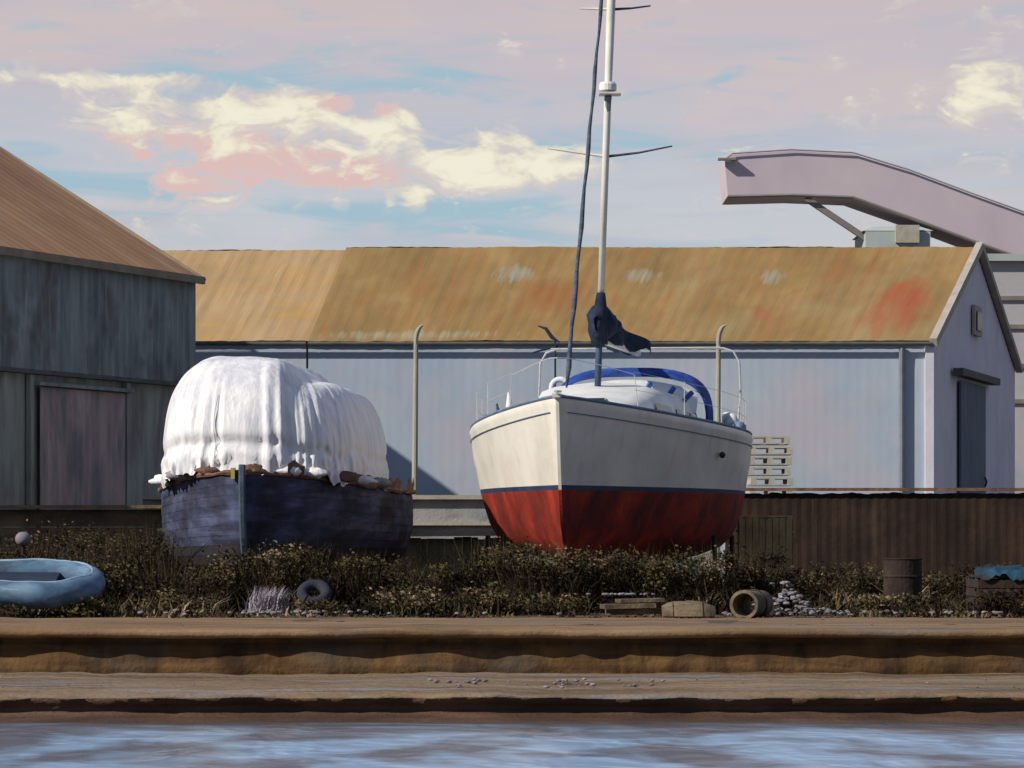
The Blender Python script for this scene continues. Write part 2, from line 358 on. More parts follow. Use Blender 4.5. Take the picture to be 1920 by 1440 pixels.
def shed(nm,label,xl,xr,rl,rr,bl,br,ez,rz,wallm,roofm,ulen):
    e=root(nm,((xl+xr)/2,65,0),label,'shed')
    m=MB(); corr(m,(xl,60),(xr,60),0,ez,amp=.0008); m.build('front_wall',wallm,e,smooth=True)
    m=MB(); corr(m,(br,70),(bl,70),0,ez,amp=.0008); m.build('rear_wall',wallm,e,smooth=True)
    m=MB()
    f0=Vector((xl,59.9,ez+.0)); f1=Vector((xr+.06,59.9,ez+.0)); r0=Vector((rl,65,rz)); r1=Vector((rr+.1,65,rz))
    b0=Vector((bl,70.2,ez));b1=Vector((br+.1,70.2,ez))
    corr_roof(m,f0,f1,r0,r1,amp=.0025)
    def uvf(x,y,z):
        v=(y-59.9)/5.1
        if v<=1.001:
            a=f0.x+(r0.x-f0.x)*v; c=f1.x+(r1.x-f1.x)*v
        else:
            a=r0.x;c=r1.x
        return ((x-a)/(c-a)*ulen,v*5.6)
    corr_roof(m,b1,b0,r1,r0,amp=.0025)
    ro=m.build('roof',roofm,e,uvf=uvf,smooth=False)
    m=MB(); m.tube([(xl,59.86,ez-.05),(xr,59.86,ez-.05)],.035,8); m.build('gutter',trimd,e)
    return e
s1=shed('shed','long blue-grey boatyard shed with rusted ochre roof',-3.82,7.85,-3.36,9.43,-2.9,11.0,EZ,RZS,shedwall,roofocre,12.0)
s2=shed('shed','adjoining low shed with faded pale orange roof',-11.5,-3.86,-11.0,-3.42,-10.6,-2.96,EZ,6.70,shedwall,roofpale,8.0)
m=MB(); p=(7.85,60.02);q=(11.0,69.98)
corr(m,p,q,0,0,pitch=.25,amp=.004,ztop=lambda t:(EZ-.05)+(RZS-EZ)*(1-abs(t-.5)*2)-.02)
m.build('gable_wall',gablem,s1)
def G(t,o,z):
    Lg=math.dist(p,q); d=((q[0]-p[0])/Lg,(q[1]-p[1])/Lg)
    return (p[0]+d[0]*t+d[1]*o,p[1]+d[1]*t-d[0]*o,z)
m=MB(); Lg=math.dist(p,q)
m.beam(G(-.15,.08,EZ-.03),G(Lg/2,.08,RZS+.03),.14,.16); m.beam(G(Lg/2,.08,RZS+.03),G(Lg+.15,.08,EZ-.03),.14,.12)
m.split_build('bargeboard',trimp,s1)
m=MB(); m.box(0,1,0,1,0,1,T=lambda a,b_,c:G(2.9+a*3.0,.05+.04*b_,.0+3.95*c)); dr=m.build('door',doord,s1)
m=MB(); m.tube([G(5.6,.12,1.9),G(5.6,.16,2.0),G(5.6,.12,2.1)],.02,6); dh=m.build('handle',dkmetal,s1); dh.parent=dr
m=MB()
m.box(0,1,0,1,0,1,T=lambda a,b_,c:G(2.2+a*4.6,.05+.2*b_,4.02+.14*c)); m.build('door_canopy',trimd,s1)
m=MB(); m.box(0,1,0,1,0,1,T=lambda a,b_,c:G(4.55+a*.9,.03+.06*b_,4.95+.6*c)); wf=m.build('window',trimp,s1)
m=MB(); m.box(0,1,0,1,0,1,T=lambda a,b_,c:G(4.7+a*.6,.1+.02*b_,5.05+.38*c)); wp=m.build('pane',glassm,s1); wp.parent=wf
m=MB(); m.tube([(7.3,59.92,4.45),(7.3,59.93,4.2),(7.3,59.93,.02)],.055,8); m.build('downpipe',pipe,s1)
m=MB(); m.box(7.74,7.9,59.93,60.1,0,EZ-.1); m.build('corner_board',gablem,s1)

# ---------------------------------------------------------------- warehouse
B=(-5.55,56.0); dv=(.396,.918)
def W(t,o,z):
    return (B[0]-dv[0]*t+dv[1]*o, B[1]-dv[1]*t-dv[0]*o, z)
lb=root('warehouse',W(7,-4,0),'dark timber-clad warehouse with orange-brown pitched roof','warehouse')
TL=15; HW=4.1; RZ=5.4+.612*HW
m=MB(); corr(m,W(TL,0,0)[:2],W(0,0,0)[:2],3.55,5.42,pitch=.22,amp=.018)
corr(m,W(0,0,0)[:2],W(0,-2*HW,0)[:2],0,5.42,pitch=.22,amp=.018,ztop=lambda t:5.4+(RZ-5.45)*(1-abs(t-.5)*2)); m.build('upper_wall',lwall,lb)
m=MB(); corr(m,W(TL,-.14,0)[:2],W(.02,-.14,0)[:2],0,3.56,pitch=.3,amp=.012); m.build('lower_wall',llow,lb)
m=MB(); corr(m,W(5.05,-.03,0)[:2],W(2.35,-.03,0)[:2],0.02,3.3,pitch=.18,amp=.012); dl=m.build('sliding_door',ldoor,lb)
m=MB(); m.box(0,1,0,1,0,1,T=lambda a,b_,c:W(5.2-3.0*a,-.1+.16*b_,3.32+.06*c)); dq=m.build('door_rail',lwall,lb)
m=MB(); m.box(0,1,0,1,0,1,T=lambda a,b_,c:W(TL*(1-a),-.12+.17*b_,3.5+.07*c)); m.build('wall_trim',trimd,lb)
m=MB()
for t in (.1,2.2,5.25,8.2):
    m.box(0,1,0,1,0,1,T=lambda a,b_,c,t=t:W(t+.10*a,-.1+.08*b_,3.49*c))
m.split_build('wall_post',llow,lb)
m=MB()
e0=W(TL,.12,5.40);e1=W(-.06,.12,5.40);r0=W(TL,-HW,RZ+.03);r1=W(-.06,-HW,RZ+.03);b0=W(TL,-2*HW-.1,5.35);b1=W(-.06,-2*HW-.1,5.35)
corr_roof(m,e0,e1,r0,r1,pitch=.3,amp=.006); corr_roof(m,b1,b0,r1,r0,pitch=.3,amp=.006)
def uvl(x,y,z):
    t=-( (x-B[0])*dv[0]+(y-B[1])*dv[1]); return (t,(z-5.3)*2)
rf=m.build('roof',lroof,lb,uvf=uvl)
m=MB(); m.beam(W(TL,.15,5.37),W(-.06,.15,5.37),.05,.13); fa=m.build('fascia',lfascia,lb)
m=MB(); m.beam(W(-.09,.15,5.37),W(-.09,-HW,RZ),.04,.08); m.build('bargeboard',lfascia,lb)

# ---------------------------------------------------------------- conveyor gantry + tower + distant building
cg=root('conveyor_gantry',(12,110,0),'enclosed lilac-grey overhead conveyor gantry sloping down behind shed','conveyor')
top=[(7.25,13.65),(7.5,13.85),(9.5,13.98),(11.6,13.88),(13.5,13.3),(15.5,12.55),(18,11.65),(26,8.85),(40,3.85)]
bot=[(7.35,12.45),(7.55,12.45),(9.5,12.5),(11.6,12.42),(13.5,11.75),(15.5,11.0),(18,10.1),(26,7.2),(40,2.2)]
m=MB()
m.grid([[(x,109,z) for x,z in bot],[(x,109,z) for x,z in top],[(x,112,z) for x,z in top],[(x,112,z) for x,z in bot],[(x,109,z) for x,z in bot]],mf=lambda i,j:1 if i in(1,) else 0)
m.add([(7.35,109,12.45),(7.25,109,13.65),(7.25,112,13.65),(7.35,112,12.45)],[(0,1,2,3)])
m.build('conveyor_housing',[gantm,gantt],cg)
m=MB(); m.tube([(a[0],108.9,a[1]-.04) for a in bot],.06,6); m.build('lower_chord',gantd,cg)
m=MB(); m.tube([(a[0],108.9,a[1]+.03) for a in top],.03,6); m.build('upper_trim',gantt,cg)
m=MB(); m.beam((7.0,108.8,13.67),(7.6,108.8,13.67),.3,.07); m.build('end_hood',gantd,cg)
m=MB(); m.beam((10.0,109.2,12.4),(12.4,109.2,10.8),.2,.2); m.build('strut',gantd,cg)
m=MB()
for x in (20,27): m.beam((x,109.3,0),(x,109.3,9.2 if x<24 else 6.8),.4,.4)
m.split_build('leg',gantd,cg)
tw=root('hopper_tower',(13.2,110,0),'pale teal hopper tower under the conveyor','tower')
m=MB(); m.box(12.0,14.2,108.6,112,0,11.2)
m.build('tower_body',tealp,tw)
m=MB(); m.box(13.0,13.8,108.4,108.59,10.8,11.4); m.build('tower_hatch',trimp,tw)
m=MB(); m.hexa([(11.9,108.6,11.22),(14.3,108.6,11.22),(14.3,112.1,11.22),(11.9,112.1,11.22)],[(12.3,109,11.4),(13.9,109,11.4),(13.9,111.6,11.4),(12.3,111.6,11.4)]); m.build('tower_roof',tealp,tw)
db=root('industrial_building',(20,92,0),'plain grey industrial building beyond the shed','building')
m=MB(); m.box(13.3,30,90,100,0,8.6); m.build('walls',distm,db)
m=MB(); m.box(13.1,30.2,89.8,100.2,8.6,8.8); m.build('roof',tealp,db)
m=MB()
for z in (4.6,5.6,6.7,7.5): m.box(13.5,29,89.93,89.99,z,z+.12)
m.split_build('wall_band',gantd,db)

# ---------------------------------------------------------------- walls, fences
f=root('fence',(7.5,51.8,0),'dark rusty corrugated metal fence','fence')
m=MB(); corr(m,(3.45,51.8),(13,51.8),0,1.62,pitch=.16,amp=.004,ztop=lambda t:1.6+.03*fb(t*40,0,2)); m.build('fence_panel',fencem,f)
m=MB(); m.beam((3.45,51.75,1.66),(13,51.75,1.66),.06,.05); m.build('top_rail',gunwood,f)
m=MB()
for i in range(6): m.box(3.6+i*1.8,3.68+i*1.8,51.83,51.92,0,1.6)
m.split_build('fence_post',fencem,f)
lw=root('low_wall',(-1.4,52,0),'low grey concrete yard wall with pale capping','wall')
m=MB(); m.box(-6,3.35,52,52.25,0,1.5); m.build('wall_body',concm,lw)
m=MB(); m.box(-6.0,3.38,51.9,52.35,1.502,1.57); m.build('capping',trimp,lw)
m=MB(); m.box(-6,3.35,51.9,51.996,1.08,1.14); m.build('timber_rail',trimp,lw)
tp=root('timber_bulkhead',(-1.2,47.8,0),'low weathered green-grey timber plank bulkhead','bulkhead')
m=MB(); x=-2.6
while x<.2:
    wd=.09+random.random()*.06; m.box(x,x+wd,47.8,47.85+.03*random.random(),0,.86+.04*random.random()); x+=wd+.002
m.build('planks',plankg,tp)
m=MB(); m.beam((-2.6,47.75,.93),(.2,47.75,.95),.16,.07); m.build('top_rail',concm,tp)
bw=root('retaining_wall',(-6.6,46.5,0),'low brown timber retaining wall below warehouse','wall')
m=MB()
for k in range(5):
    m.box(-9.3,-4.35,46.5+.03*k,46.9,.0+k*.262,.25+k*.262)
m.build('wall_boards',bankm,bw)
m=MB(); m.box(-9.4,-4.3,46.4,46.95,1.312,1.36); m.build('capping',bankm,bw)

def lamp_post(x,lab):
    e=root('yard_post',(x,55,0),lab,'post','pale yard posts')
    m=MB(); m.tube([(x,55,0),(x+.01,55,2),(x+.03,55,4.2)],[.06,.05,.04],10); m.build('pole',postm,e)
    m=MB(); pts=[(x+.03,55,4.2)]
    for i in range(7):
        a=i/6*pi*.45; pts.append((x+.03+.14*(1-cos(a)),55,4.25+.28*sin(a)))
    m.tube(pts,[.04]*5+[.034,.026,.015],8); m.build('curved_top',postm,e)
lamp_post(-1.68,'tall pale wooden post with hooked top beside shed wall')
lamp_post(3.52,'tall pale wooden post with hooked top near sailboat stern')

pm=None
for k in range(15):
    z=k*.175
    if pm is None:
        m=MB()
        for i in range(6): m.box(4.0,4.72,54+i*.13,54.09+i*.13,.115,.14)
        for i in range(3): m.box(4.0+i*.31,4.1+i*.31,54.0,54.74,.03,.115)
        for i in range(3): m.box(4.0,4.72,54+i*.33,54.08+i*.33,.005,.03)
        ob=m.build('pallet',palletm,origin=(4.36,54.4,0)); pm=ob
    else:
        ob=pm.copy(); COL.objects.link(ob)
    ob.location=(4.36+random.uniform(-.03,.03),54.4,z); ob.rotation_euler=(0,0,random.uniform(-.03,.03))
    tag(ob,'pale slatted wooden pallet in a tall stack','pallet','stack of pallets')

def frame(bx,by,th):
    sn,cs=sin(th),cos(th)
    return lambda s,w_,z:(bx+s*sn+w_*cs,by+s*cs-w_*sn,z)
# ---------------------------------------------------------------- sailboat
th=math.asin(.15); T=frame(.567,40.1,th); Lh=10.4
sb=root('sailing_yacht',T(5,0,0),'white sailing yacht with red bottom propped ashore','sailboat')
def zsh(s): t=s/Lh; return 2.65-.27*sin(min(t/.6,1)*pi/2)+.05*max(0,t-.75)*4
lev=[
 ('s',0,1.92,0.0,.86),('s',-.05,1.945,0.0,.86),('s',-.10,1.925,.02,.86),('s',-.4,1.90,.08,.9),('a',1.85,1.87,.16,.94),('a',1.56,1.82,.24,.97),('a',1.5,1.81,.26,.97),('a',1.3,1.76,.33,1.0),
 ('a',1.1,1.70,.42,1.0),('a',.9,1.60,.6,1.0),('a',.75,1.42,.8,1.02),('a',.62,1.05,1.1,1.05),('a',.52,.62,1.4,1.1),('a',.46,.12,1.8,1.2)]
def hb(t,p,Bm,aft=.30):
    t=max(0,min(1,t))
    if t<.56: return Bm*(sin(pi/2*t/.56))**p
    return Bm*(1-aft*((t-.56)/.44)**2)
NS=44
def hullrows(side,lev,zshf,Lh,T,NS,aft=.3):
    rows=[]
    for (k,zz,Bm,s0,p) in lev:
        r=[]
        for i in range(NS+1):
            t=(i/NS)**1.5
            s=s0+(Lh-s0)*t
            z=zshf(s)+zz if k=='s' else zz
            r.append(T(s,side*(.02+hb(t,p,Bm,aft)),z))
        rows.append(r)
    return rows
m=MB()
for sd in (-1,1):
    rows=hullrows(sd,lev,zsh,Lh,T,NS)
    m.grid(rows,mf=lambda i,j:(2 if i==5 else (1 if i>=6 else (3 if i==1 else 0))),flip=(sd>0))
Rl=hullrows(-1,lev,zsh,Lh,T,NS);Rr=hullrows(1,lev,zsh,Lh,T,NS)
m.grid([[a[0],b_[0]] for a,b_ in zip(Rl,Rr)],mf=lambda i,j:1 if i>=6 else 0)
m.grid([[a[-1],b_[-1]] for a,b_ in zip(Rl,Rr)],mf=lambda i,j:1 if i>=6 else 0,flip=True)
hull=m.build('hull',[white_hull,red_af,navy,white_hull],sb,smooth=True)
m=MB()
for sd in (-1,1):
    pts=[]
    for i in range(2,NS+1):
        t=(i/NS)**1.5; s=.03+(Lh-.03)*t
        a=hb(t,.87,1.92)+.010
        pts.append(T(s,sd*(.02+a),zsh(s)-.17))
    m.tube(pts,.007,5)
for ln in m.split_build('cove_line',railblue,sb): ln.parent=hull
m=MB()
for sd in (-1,1):
    m.tube([T(Lh*((i/NS)**1.5),sd*(.02+hb((i/NS)**1.5,.86,1.91)),zsh(Lh*(i/NS)**1.5)+.02) for i in range(NS+1)],.022,6)
m.split_build('toe_rail',railblue,sb)
m=MB(); rows=[]
for i in range(NS+1):
    t=(i/NS)**1.5; s=Lh*t; h=hb(t,.86,1.91)
    rows.append([T(s,w_*h,zsh(s)+.01+.05*(1-w_*w_)) for w_ in (-1,-.6,-.2,.2,.6,1)])
m.grid(rows,flip=True); m.build('deck',deckm,sb,smooth=True)
m=MB(); rows=[]
for z,s0,s1_,wd in ((.8,3.8,6.6,.16),(.4,4.0,6.5,.15),(.02,4.2,6.4,.2)):
    rows.append([T(s0+(s1_-s0)*(.5-.5*cos(a)),wd*sin(a) ,z) for a in [2*pi*k/16 for k in range(16)]])
m.grid(rows,wrap=True); m.build('keel',red_af,sb,smooth=True)
m=MB(); m.box(9.2,9.8,-.04,.04,.25,1.3,T=T); m.build('rudder',red_af,sb)
def cz(s): return .1+.46*min(1,max(0,(s-2.4)/2.0))
def chw(s): return .45+.62*min(1,(s-2.2)/3.2)**.8
m=MB(); rows=[]
ss=[2.2,2.5,3,3.6,4.4,5.4,6.4,7.2,7.25]
for i,s in enumerate(ss):
    hw=chw(s); h=cz(s) if 0<i<len(ss)-1 else .02
    zb=zsh(s)+.02
    rows.append([T(s,-hw-.08,zb),T(s,-hw,zb+h*.6),T(s,-hw*.9,zb+h*.88),T(s,-hw*.7,zb+h),T(s,0,zb+h+.07),T(s,hw*.7,zb+h),T(s,hw*.9,zb+h*.88),T(s,hw,zb+h*.6),T(s,hw+.08,zb)])
m.grid(rows,flip=True); cr=m.build('coachroof',deckm,sb,smooth=True)
m=MB()
for sd in (-1,1):
    for s0,s1_ in ((3.8,4.6),(4.85,5.7),(5.95,6.8)):
        P=[T(s0,sd*(chw(s0)+.07),zsh(s0)+.14),T(s1_,sd*(chw(s1_)+.07),zsh(s1_)+.14),T(s1_,sd*(chw(s1_)+.03),zsh(s1_)+.3),T(s0,sd*(chw(s0)+.03),zsh(s0)+.3)]
        m.add(P,[(0,1,2,3) if sd>0 else (3,2,1,0)])
for wd in m.split_build('cabin_window',glassm,sb): wd.parent=cr
m=MB(); m.box(2.75,3.25,-.26,.26,2.68,2.76,T=T); hh=m.build('hatch',glassm,sb); hh.parent=cr
def hoop(s,hw,h,zb,n=24,w0=.10):
    r=[]
    for k in range(n+1):
        a=pi*k/n; c=cos(a); q=sin(a)
        r.append(T(s,w0-hw*math.copysign(abs(c)**.66,c),zb+h*(q**.5)+.04*q))
    return r
spr=MB()
o1=[hoop(7.0,1.17,.82,2.42),hoop(7.3,1.18,.94,2.42),hoop(7.8,1.18,.95,2.42)]
i1=[hoop(7.8,1.155,.92,2.42),hoop(7.3,1.145,.90,2.42),hoop(7.0,1.14,.79,2.42)]
spr.grid(o1+i1+[o1[0]],flip=True)
sh=spr.build('canopy',bluecv,sb,smooth=False,recalc=True)
m=MB()
m.tube(hoop(6.95,1.15,.80,2.42),.010,6); m.tube(hoop(7.85,1.15,.92,2.42),.010,6)
for hp in m.split_build('hoop_frame',bluecv,sb): hp.parent=sh
m=MB(); rows=[]
KP=20
for k in range(KP+1):
    a=-1+2*k/KP
    rows.append([T(6.2+.5*(abs(a)**2.2),.10+a*1.02,2.80-.10*a*a),T(6.4+.5*(abs(a)**2.2),.10+a*1.03,3.08-.14*a*a),T(6.85+.25*(abs(a)**2.2),.10+a*1.06,3.20-.19*a*a)])
m.grid(rows,mf=lambda i,j:1 if (i==0 and j in (3,8,12,15,18)) or (i==1 and j in (5,6,9,10,13,14,17)) else 0); m.build('spray_screen',[deckm,ltblue],sb,recalc=True)
m=MB()
for w0,w1,l in ((.34,.52,.34),(.68,.86,.27),(.94,1.12,.20)):
    m.beam(T(6.0,w0,2.78),T(6.1,w1,2.78+l),.06,.06)
m.split_build('canvas_strip',ltblue,sb)
m=MB(); m.box(8.0,10.1,-1.3,-1.05,2.4,2.62,T=T); m.box(8.0,10.1,1.05,1.3,2.4,2.62,T=T); m.split_build('coaming',deckm,sb)
def AR(s,dz,w0=0):
    return [T(s,w0+p_[0],p_[1]+dz) for p_ in [(-1.5,2.42),(-1.56,3.1),(-1.54,3.58),(-1.45,3.74),(-1.3,3.79),(0,3.80),(1.3,3.79),(1.45,3.74),(1.54,3.58),(1.56,3.1),(1.5,2.42)]]
m=MB(); m.tube(AR(9.3,.0),.016,8); m.build('stern_arch',steel,sb)
m=MB(); m.tube([T(8.75,-1.3,3.77),T(8.75,1.3,3.77)],.014,6); m.build('arch_rail',steel,sb)
m=MB(); m.tube([T(9.6,-1.35,2.42),T(9.6,-1.35,3.98)],.016,6); wv=m.build('wind_vane_pole',navycv,sb)
m=MB(); m.tube([T(9.6,-1.62,4.18),T(9.6,-1.50,4.14),T(9.6,-1.40,4.0),T(9.6,-1.28,3.92)],[.010,.03,.035,.01],6); o=m.build('wind_vane',navycv,sb); o.parent=wv
m=MB(); m.tube([T(9.62,-1.72,3.76),T(9.62,-1.5,3.82),T(9.62,-1.3,3.86)],[.012,.02,.012],6); o=m.build('vane_arm',navycv,sb); o.parent=wv
m=MB()
def gp(s,dz,inn=.06):
    t=s/Lh; return lambda sd:T(s,sd*(max(.03,hb(t,.86,1.92)-inn)),zsh(s)+dz)
m.tube([gp(1.6,.0)(-1),gp(1.5,.46)(-1),gp(.8,.5)(-1),T(.1,-.12,zsh(0)+.5),T(.02,0,zsh(0)+.5),T(.1,.12,zsh(0)+.5),gp(.8,.5)(1),gp(1.5,.46)(1),gp(1.6,.0)(1)],.006,6)
m.build('pulpit',steel,sb)
m=MB()
for sd in (-1,1):
    for s in (2.8,4.2,5.6,7.0,8.4): m.tube([gp(s,0)(sd),gp(s,.5)(sd)],.006,6)
m.split_build('stanchion',steel,sb)
m=MB()
for sd in (-1,1):
    for dz in (.26,.49):
        m.tube([gp(s,dz)(sd) for s in (1.5,2.8,4.2,5.6,7.0,8.4,9.9)],.003,5)
m.split_build('guard_wire',steel,sb)
m=MB(); m.box(-.1,.5,-.05,.05,zsh(0)+.0,zsh(0)+.05,T=T); m.build('bow_roller',steel,sb)
m=MB(); m.tube([T(.3,0,zsh(0)+.09),T(-.16,0,zsh(0)+.07)],.018,6); m.build('anchor',steel,sb)
m=MB(); m.ell(T(6.8,-1.25,2.66),(.13,.1,.2)); m.ell(T(7.2,-1.3,2.6),(.12,.1,.18)); m.split_build('fender',deckm,sb,smooth=True)
m=MB(); m.ell(T(5.4,-1.72,2.54),(.12,.28,.12)); m.ell(T(6.4,-1.68,2.54),(.14,.24,.12)); m.ell(T(4.6,-1.62,2.5),(.1,.2,.09))
m.tube([T(6.6,-1.72,2.4),T(6.6,-1.8,2.85)],[.07,.015],6)
m.split_build('rail_cover',navy,sb,smooth=True)
m=MB()
for q_ in range(3): m.ell(T(7.4+.5*q_,1.58-.08*q_,2.55+.03*q_),(.11,.1,.17))
m.split_build('fender',deckm,sb,smooth=True)
m=MB(); m.ell(T(7.0,1.72,2.5),(.1,.2,.09)); m.ell(T(5.4,1.75,2.46),(.05,.3,.06)); m.split_build('rail_cover',railblue,sb,smooth=True)
m=MB(); rc=[T(7.6,-1.0+.13*cos(a),3.12+.13*sin(a)) for a in [2*pi*k/16 for k in range(16)]]
m.tube(rc,.045,8,closed=True); m.build('lifebuoy',deckm,sb,smooth=True)
m=MB()
m.tube([T(7.5,-1.1,2.55),T(7.5,-.95,2.9),T(7.5,-.7,2.85),T(7.5,-.6,2.6)],[.07,.11,.09,.05],8); m.build('outboard_motor',navy,sb,smooth=True)
m=MB(); m.tube([T(6.3,-1.55,2.42),T(6.3,-1.58,3.0)],[.12,.015],8); m.build('danbuoy',deckm,sb,smooth=True)
m=MB(); m.ell(T(3.9,1.74,2.02),(.045,.06,.045)); m.build('skin_fitting',dkmetal,sb,smooth=True)
# rig
mb_=T(4,0,2.6); mt=(mb_[0]+.38,mb_[1]-.15,13.6)
def mp(z):
    t=(z-2.6)/(13.6-2.6); return tuple(mb_[i]+(mt[i]-mb_[i])*t if i<2 else z for i in range(3))
ms=MB(); ms.tube([mp(2.5),mp(4.12)],.045,10,mi=1); ms.tube([mp(4.1),mp(6.9),mp(8),mp(13.6)],[.046,.05,.06,.05],10,mi=0)
mo=ms.build('mast',[mastm,mastlow],sb,smooth=True)
def spreader(z,lw,rw,zl,zr):
    c=mp(z)
    m=MB(); m.tube([c,(c[0]-lw,c[1]+.05,z+zl)],[.022,.012],6); o=m.build('spreader',mastm,sb); o.parent=mo
    m=MB(); m.tube([c,(c[0]+rw*.5,c[1]+.08,z+zr*.4),(c[0]+rw,c[1]+.12,z+zr)],[.022,.016,.012],6); o=m.build('spreader',darkstay,sb); o.parent=mo
spreader(6.13,.80,.92,.12,.16); spreader(8.15,.42,.55,.02,.07)
c=mp(7.05); m=MB(); m.tube([(c[0]-.01,c[1]-.2,z) for z in (7.0,7.01,7.09,7.12,7.13)],[.09,.12,.12,.10,.05],16)
rd=m.build('radar_dome',deckm,sb,smooth=False); rd.parent=mo
m=MB(); m.beam((c[0]+.02,c[1],6.97),(c[0]+.02,c[1]-.30,6.97),.30,.025); rb=m.build('radar_bracket',mastm,sb); rb.parent=mo
m=MB(); m.tube([(c[0],c[1]-.02,6.75),(c[0],c[1]-.08,6.95)],[.03,.05],6); rb=m.build('bracket_strut',pipe,sb); rb.parent=mo
m=MB(); a=Vector(T(.5,.05,zsh(0)+.15)); b_=Vector(mp(13.3)); b_.x+=.15; n=40
m.tube([a.lerp(b_,i/n)+Vector((.006*sin(i*1.8),0,0))*(1 if i>0 else 0) for i in range(n+1)],[.012]+[ .030+.005*sin(i*1.7)-.018*(i/n) for i in range(1,n+1)],8)
m.build('furled_headsail',darkstay,sb,smooth=True)
m=MB(); m.tube([mp(3.62),T(8.2,0.1,3.66)],.05,8); bo=m.build('boom',mastm,sb)
m=MB(); rows=[]
nn=22
for i in range(nn+1):
    t=i/nn; s=3.85+4.1*t; zc=3.84-.17*t+.035*sin(t*9)
    rr=.15*(1-t)**.5+.08; hh_=(.27 if t<.12 else .18)*(1-t*.45)
    if i==0 : rr,hh_=.05,.1
    if i==nn: rr,hh_=.02,.03
    rows.append([T(s,.02+.05*sin(t*7)+rr*.8*cos(a)*(1+.15*sin(a*5+i)),zc+hh_*sin(a)*(1+.12*sin(3*a+i*1.3))) for a in [2*pi*k/14 for k in range(14)]])
m.grid(rows,wrap=True)
m.tube([mp(3.55),mp(3.95),mp(4.26)],[.12,.105,.06],10)
o=m.build('mainsail_cover',navycv,sb,smooth=True)
m=MB(); rows=[]
for i in range(7):
    t=i/6
    rows.append([T(4.4+1.2*u_+.1*t,.1+.45*u_+.05*sin(u_*9),3.95-.28*u_-t*(.32-.16*u_+.05*sin(u_*13))) for u_ in [k/12 for k in range(13)]])
m.grid(rows); dm=m.build('canvas_drape',navycv,sb,smooth=True)
for sd,s in ((-1,4.4),(1,4.4),(-1,7.4),(1,7.4)):
    x0=T(s,sd*1.62,0); x1=T(s,sd*1.58,.92)
    m=MB(); m.tube([x0,x1],.035,8); m.build('shore_prop',crated,sb)

# ---------------------------------------------------------------- old wooden boat under tarpaulin
th2=math.asin(.06); T2=frame(-3.42,40.6,th2); L2=8.0
ob2=root('wooden_boat',T2(4,0,0),'old dark blue wooden boat under white tarpaulin','wooden boat')
def zs2(s): t=s/L2; return 1.70-.20*sin(min(1,t/.55)*pi/2)+.1*max(0,t-.55)
m=MB()
base=[(1.0,1.66,0,.66),(.82,1.67,.03,.68),(.62,1.66,.07,.69),(.45,1.62,.12,.7),(.3,1.55,.2,.72),(.18,1.4,.3,.75),(.08,1.05,.5,.85),(.0,.12,.9,1.1)]
def l2(fr):
    for a,b_ in zip(base[:-1],base[1:]):
        if a[0]>=fr>=b_[0]:
            k=(a[0]-fr)/(a[0]-b_[0]); return [a[i]+(b_[i]-a[i])*k for i in range(1,4)]
NSt=11; N2=36; ZB=.30
for sd in (-1,1):
    rows=[]
    for k in range(NSt):
        for e_ in (0,1):
            fr=1-(k+e_)/NSt; Bm,s0,p_=l2(max(0,min(1,fr)))
            off=(.0 if e_==0 else .005)
            r=[]
            for i in range(N2+1):
                t=(i/N2)**1.5; s=s0+(L2-s0)*t; z=ZB+(zs2(s)-ZB)*fr
                r.append(T2(s,sd*(.03+hb(t,p_,Bm,.25)+off+.014*fb(s*1.5,fr*6,sd)),z))
            rows.append(r)
    m.grid(rows,mf=lambda i,j:1 if i>12 else 0,flip=(sd>0))
    if sd<0: RA=rows
    else: RB=rows
m.grid([[a[-1],b_[-1]] for a,b_ in zip(RA,RB)],flip=True)
m.build('hull',[hullblue,hullbot],ob2)
m=MB()
st=[(.0,1.82),(-.02,1.6),(.03,1.2),(.1,.9),(.2,.7),(.42,.5),(.9,.34)]
m.tube([T2(a[0]-.03,0,a[1]) for a in st],.045,6)
m.build('stem_post',stemm,ob2)
m=MB(); m.box(1.1,7.6,-.08,.08,0.02,.38,T=T2); m.build('keel',hullbot,ob2)
m=MB()
for sd in (-1,1):
    pts=[]
    for i in range(N2+1):
        t=(i/N2)**1.5; s=L2*t; pts.append(T2(s,sd*(.05+hb(t,.66,1.66,.25)),zs2(s)+.03+.03*fb(i*.4,sd)))
    m.tube(pts,[.03+.012*sin(i*1.3) for i in range(N2+1)],6)
m.split_build('gunwale',gunwood,ob2)
m=MB()
rows=[[T2(L2*((i/N2)**1.5),w_*hb((i/N2)**1.5,.66,1.62,.25),zs2(L2*(i/N2)**1.5)-.02) for w_ in (-1,0,1)] for i in range(N2+1)]
m.grid(rows,flip=True); m.build('deck',gunwood,ob2)
m=MB(); m.box(-.07,.02,-.14,-.09,1.64,1.78,T=T2); m.build('bow_fitting',yellowp,ob2)
m=MB()
for sd,s0,s1_,h in ((1,.4,1.2,.16),(1,1.6,2.3,.13),(1,2.6,3.6,.17),(-1,.5,1.2,.14),(-1,1.6,2.6,.12),(1,4.0,5.0,.20)):
    n=9; bt=[];tpp=[]
    for k in range(n):
        s=s0+(s1_-s0)*k/(n-1); w_=sd*(.07+hb(s/L2,.66,1.66,.25))
        bt.append(T2(s,w_,zs2(s)+.03)); tpp.append(T2(s,w_*1.01,zs2(s)+.04+h*(.8+.9*fb(s*5,sd))))
    m.grid([bt,tpp,[(x,y+.04,z) for x,y,z in tpp]])
m.split_build('bulwark_board',gunwood,ob2)
bm_=[gunwood,tarpw,tarpw,ropem]
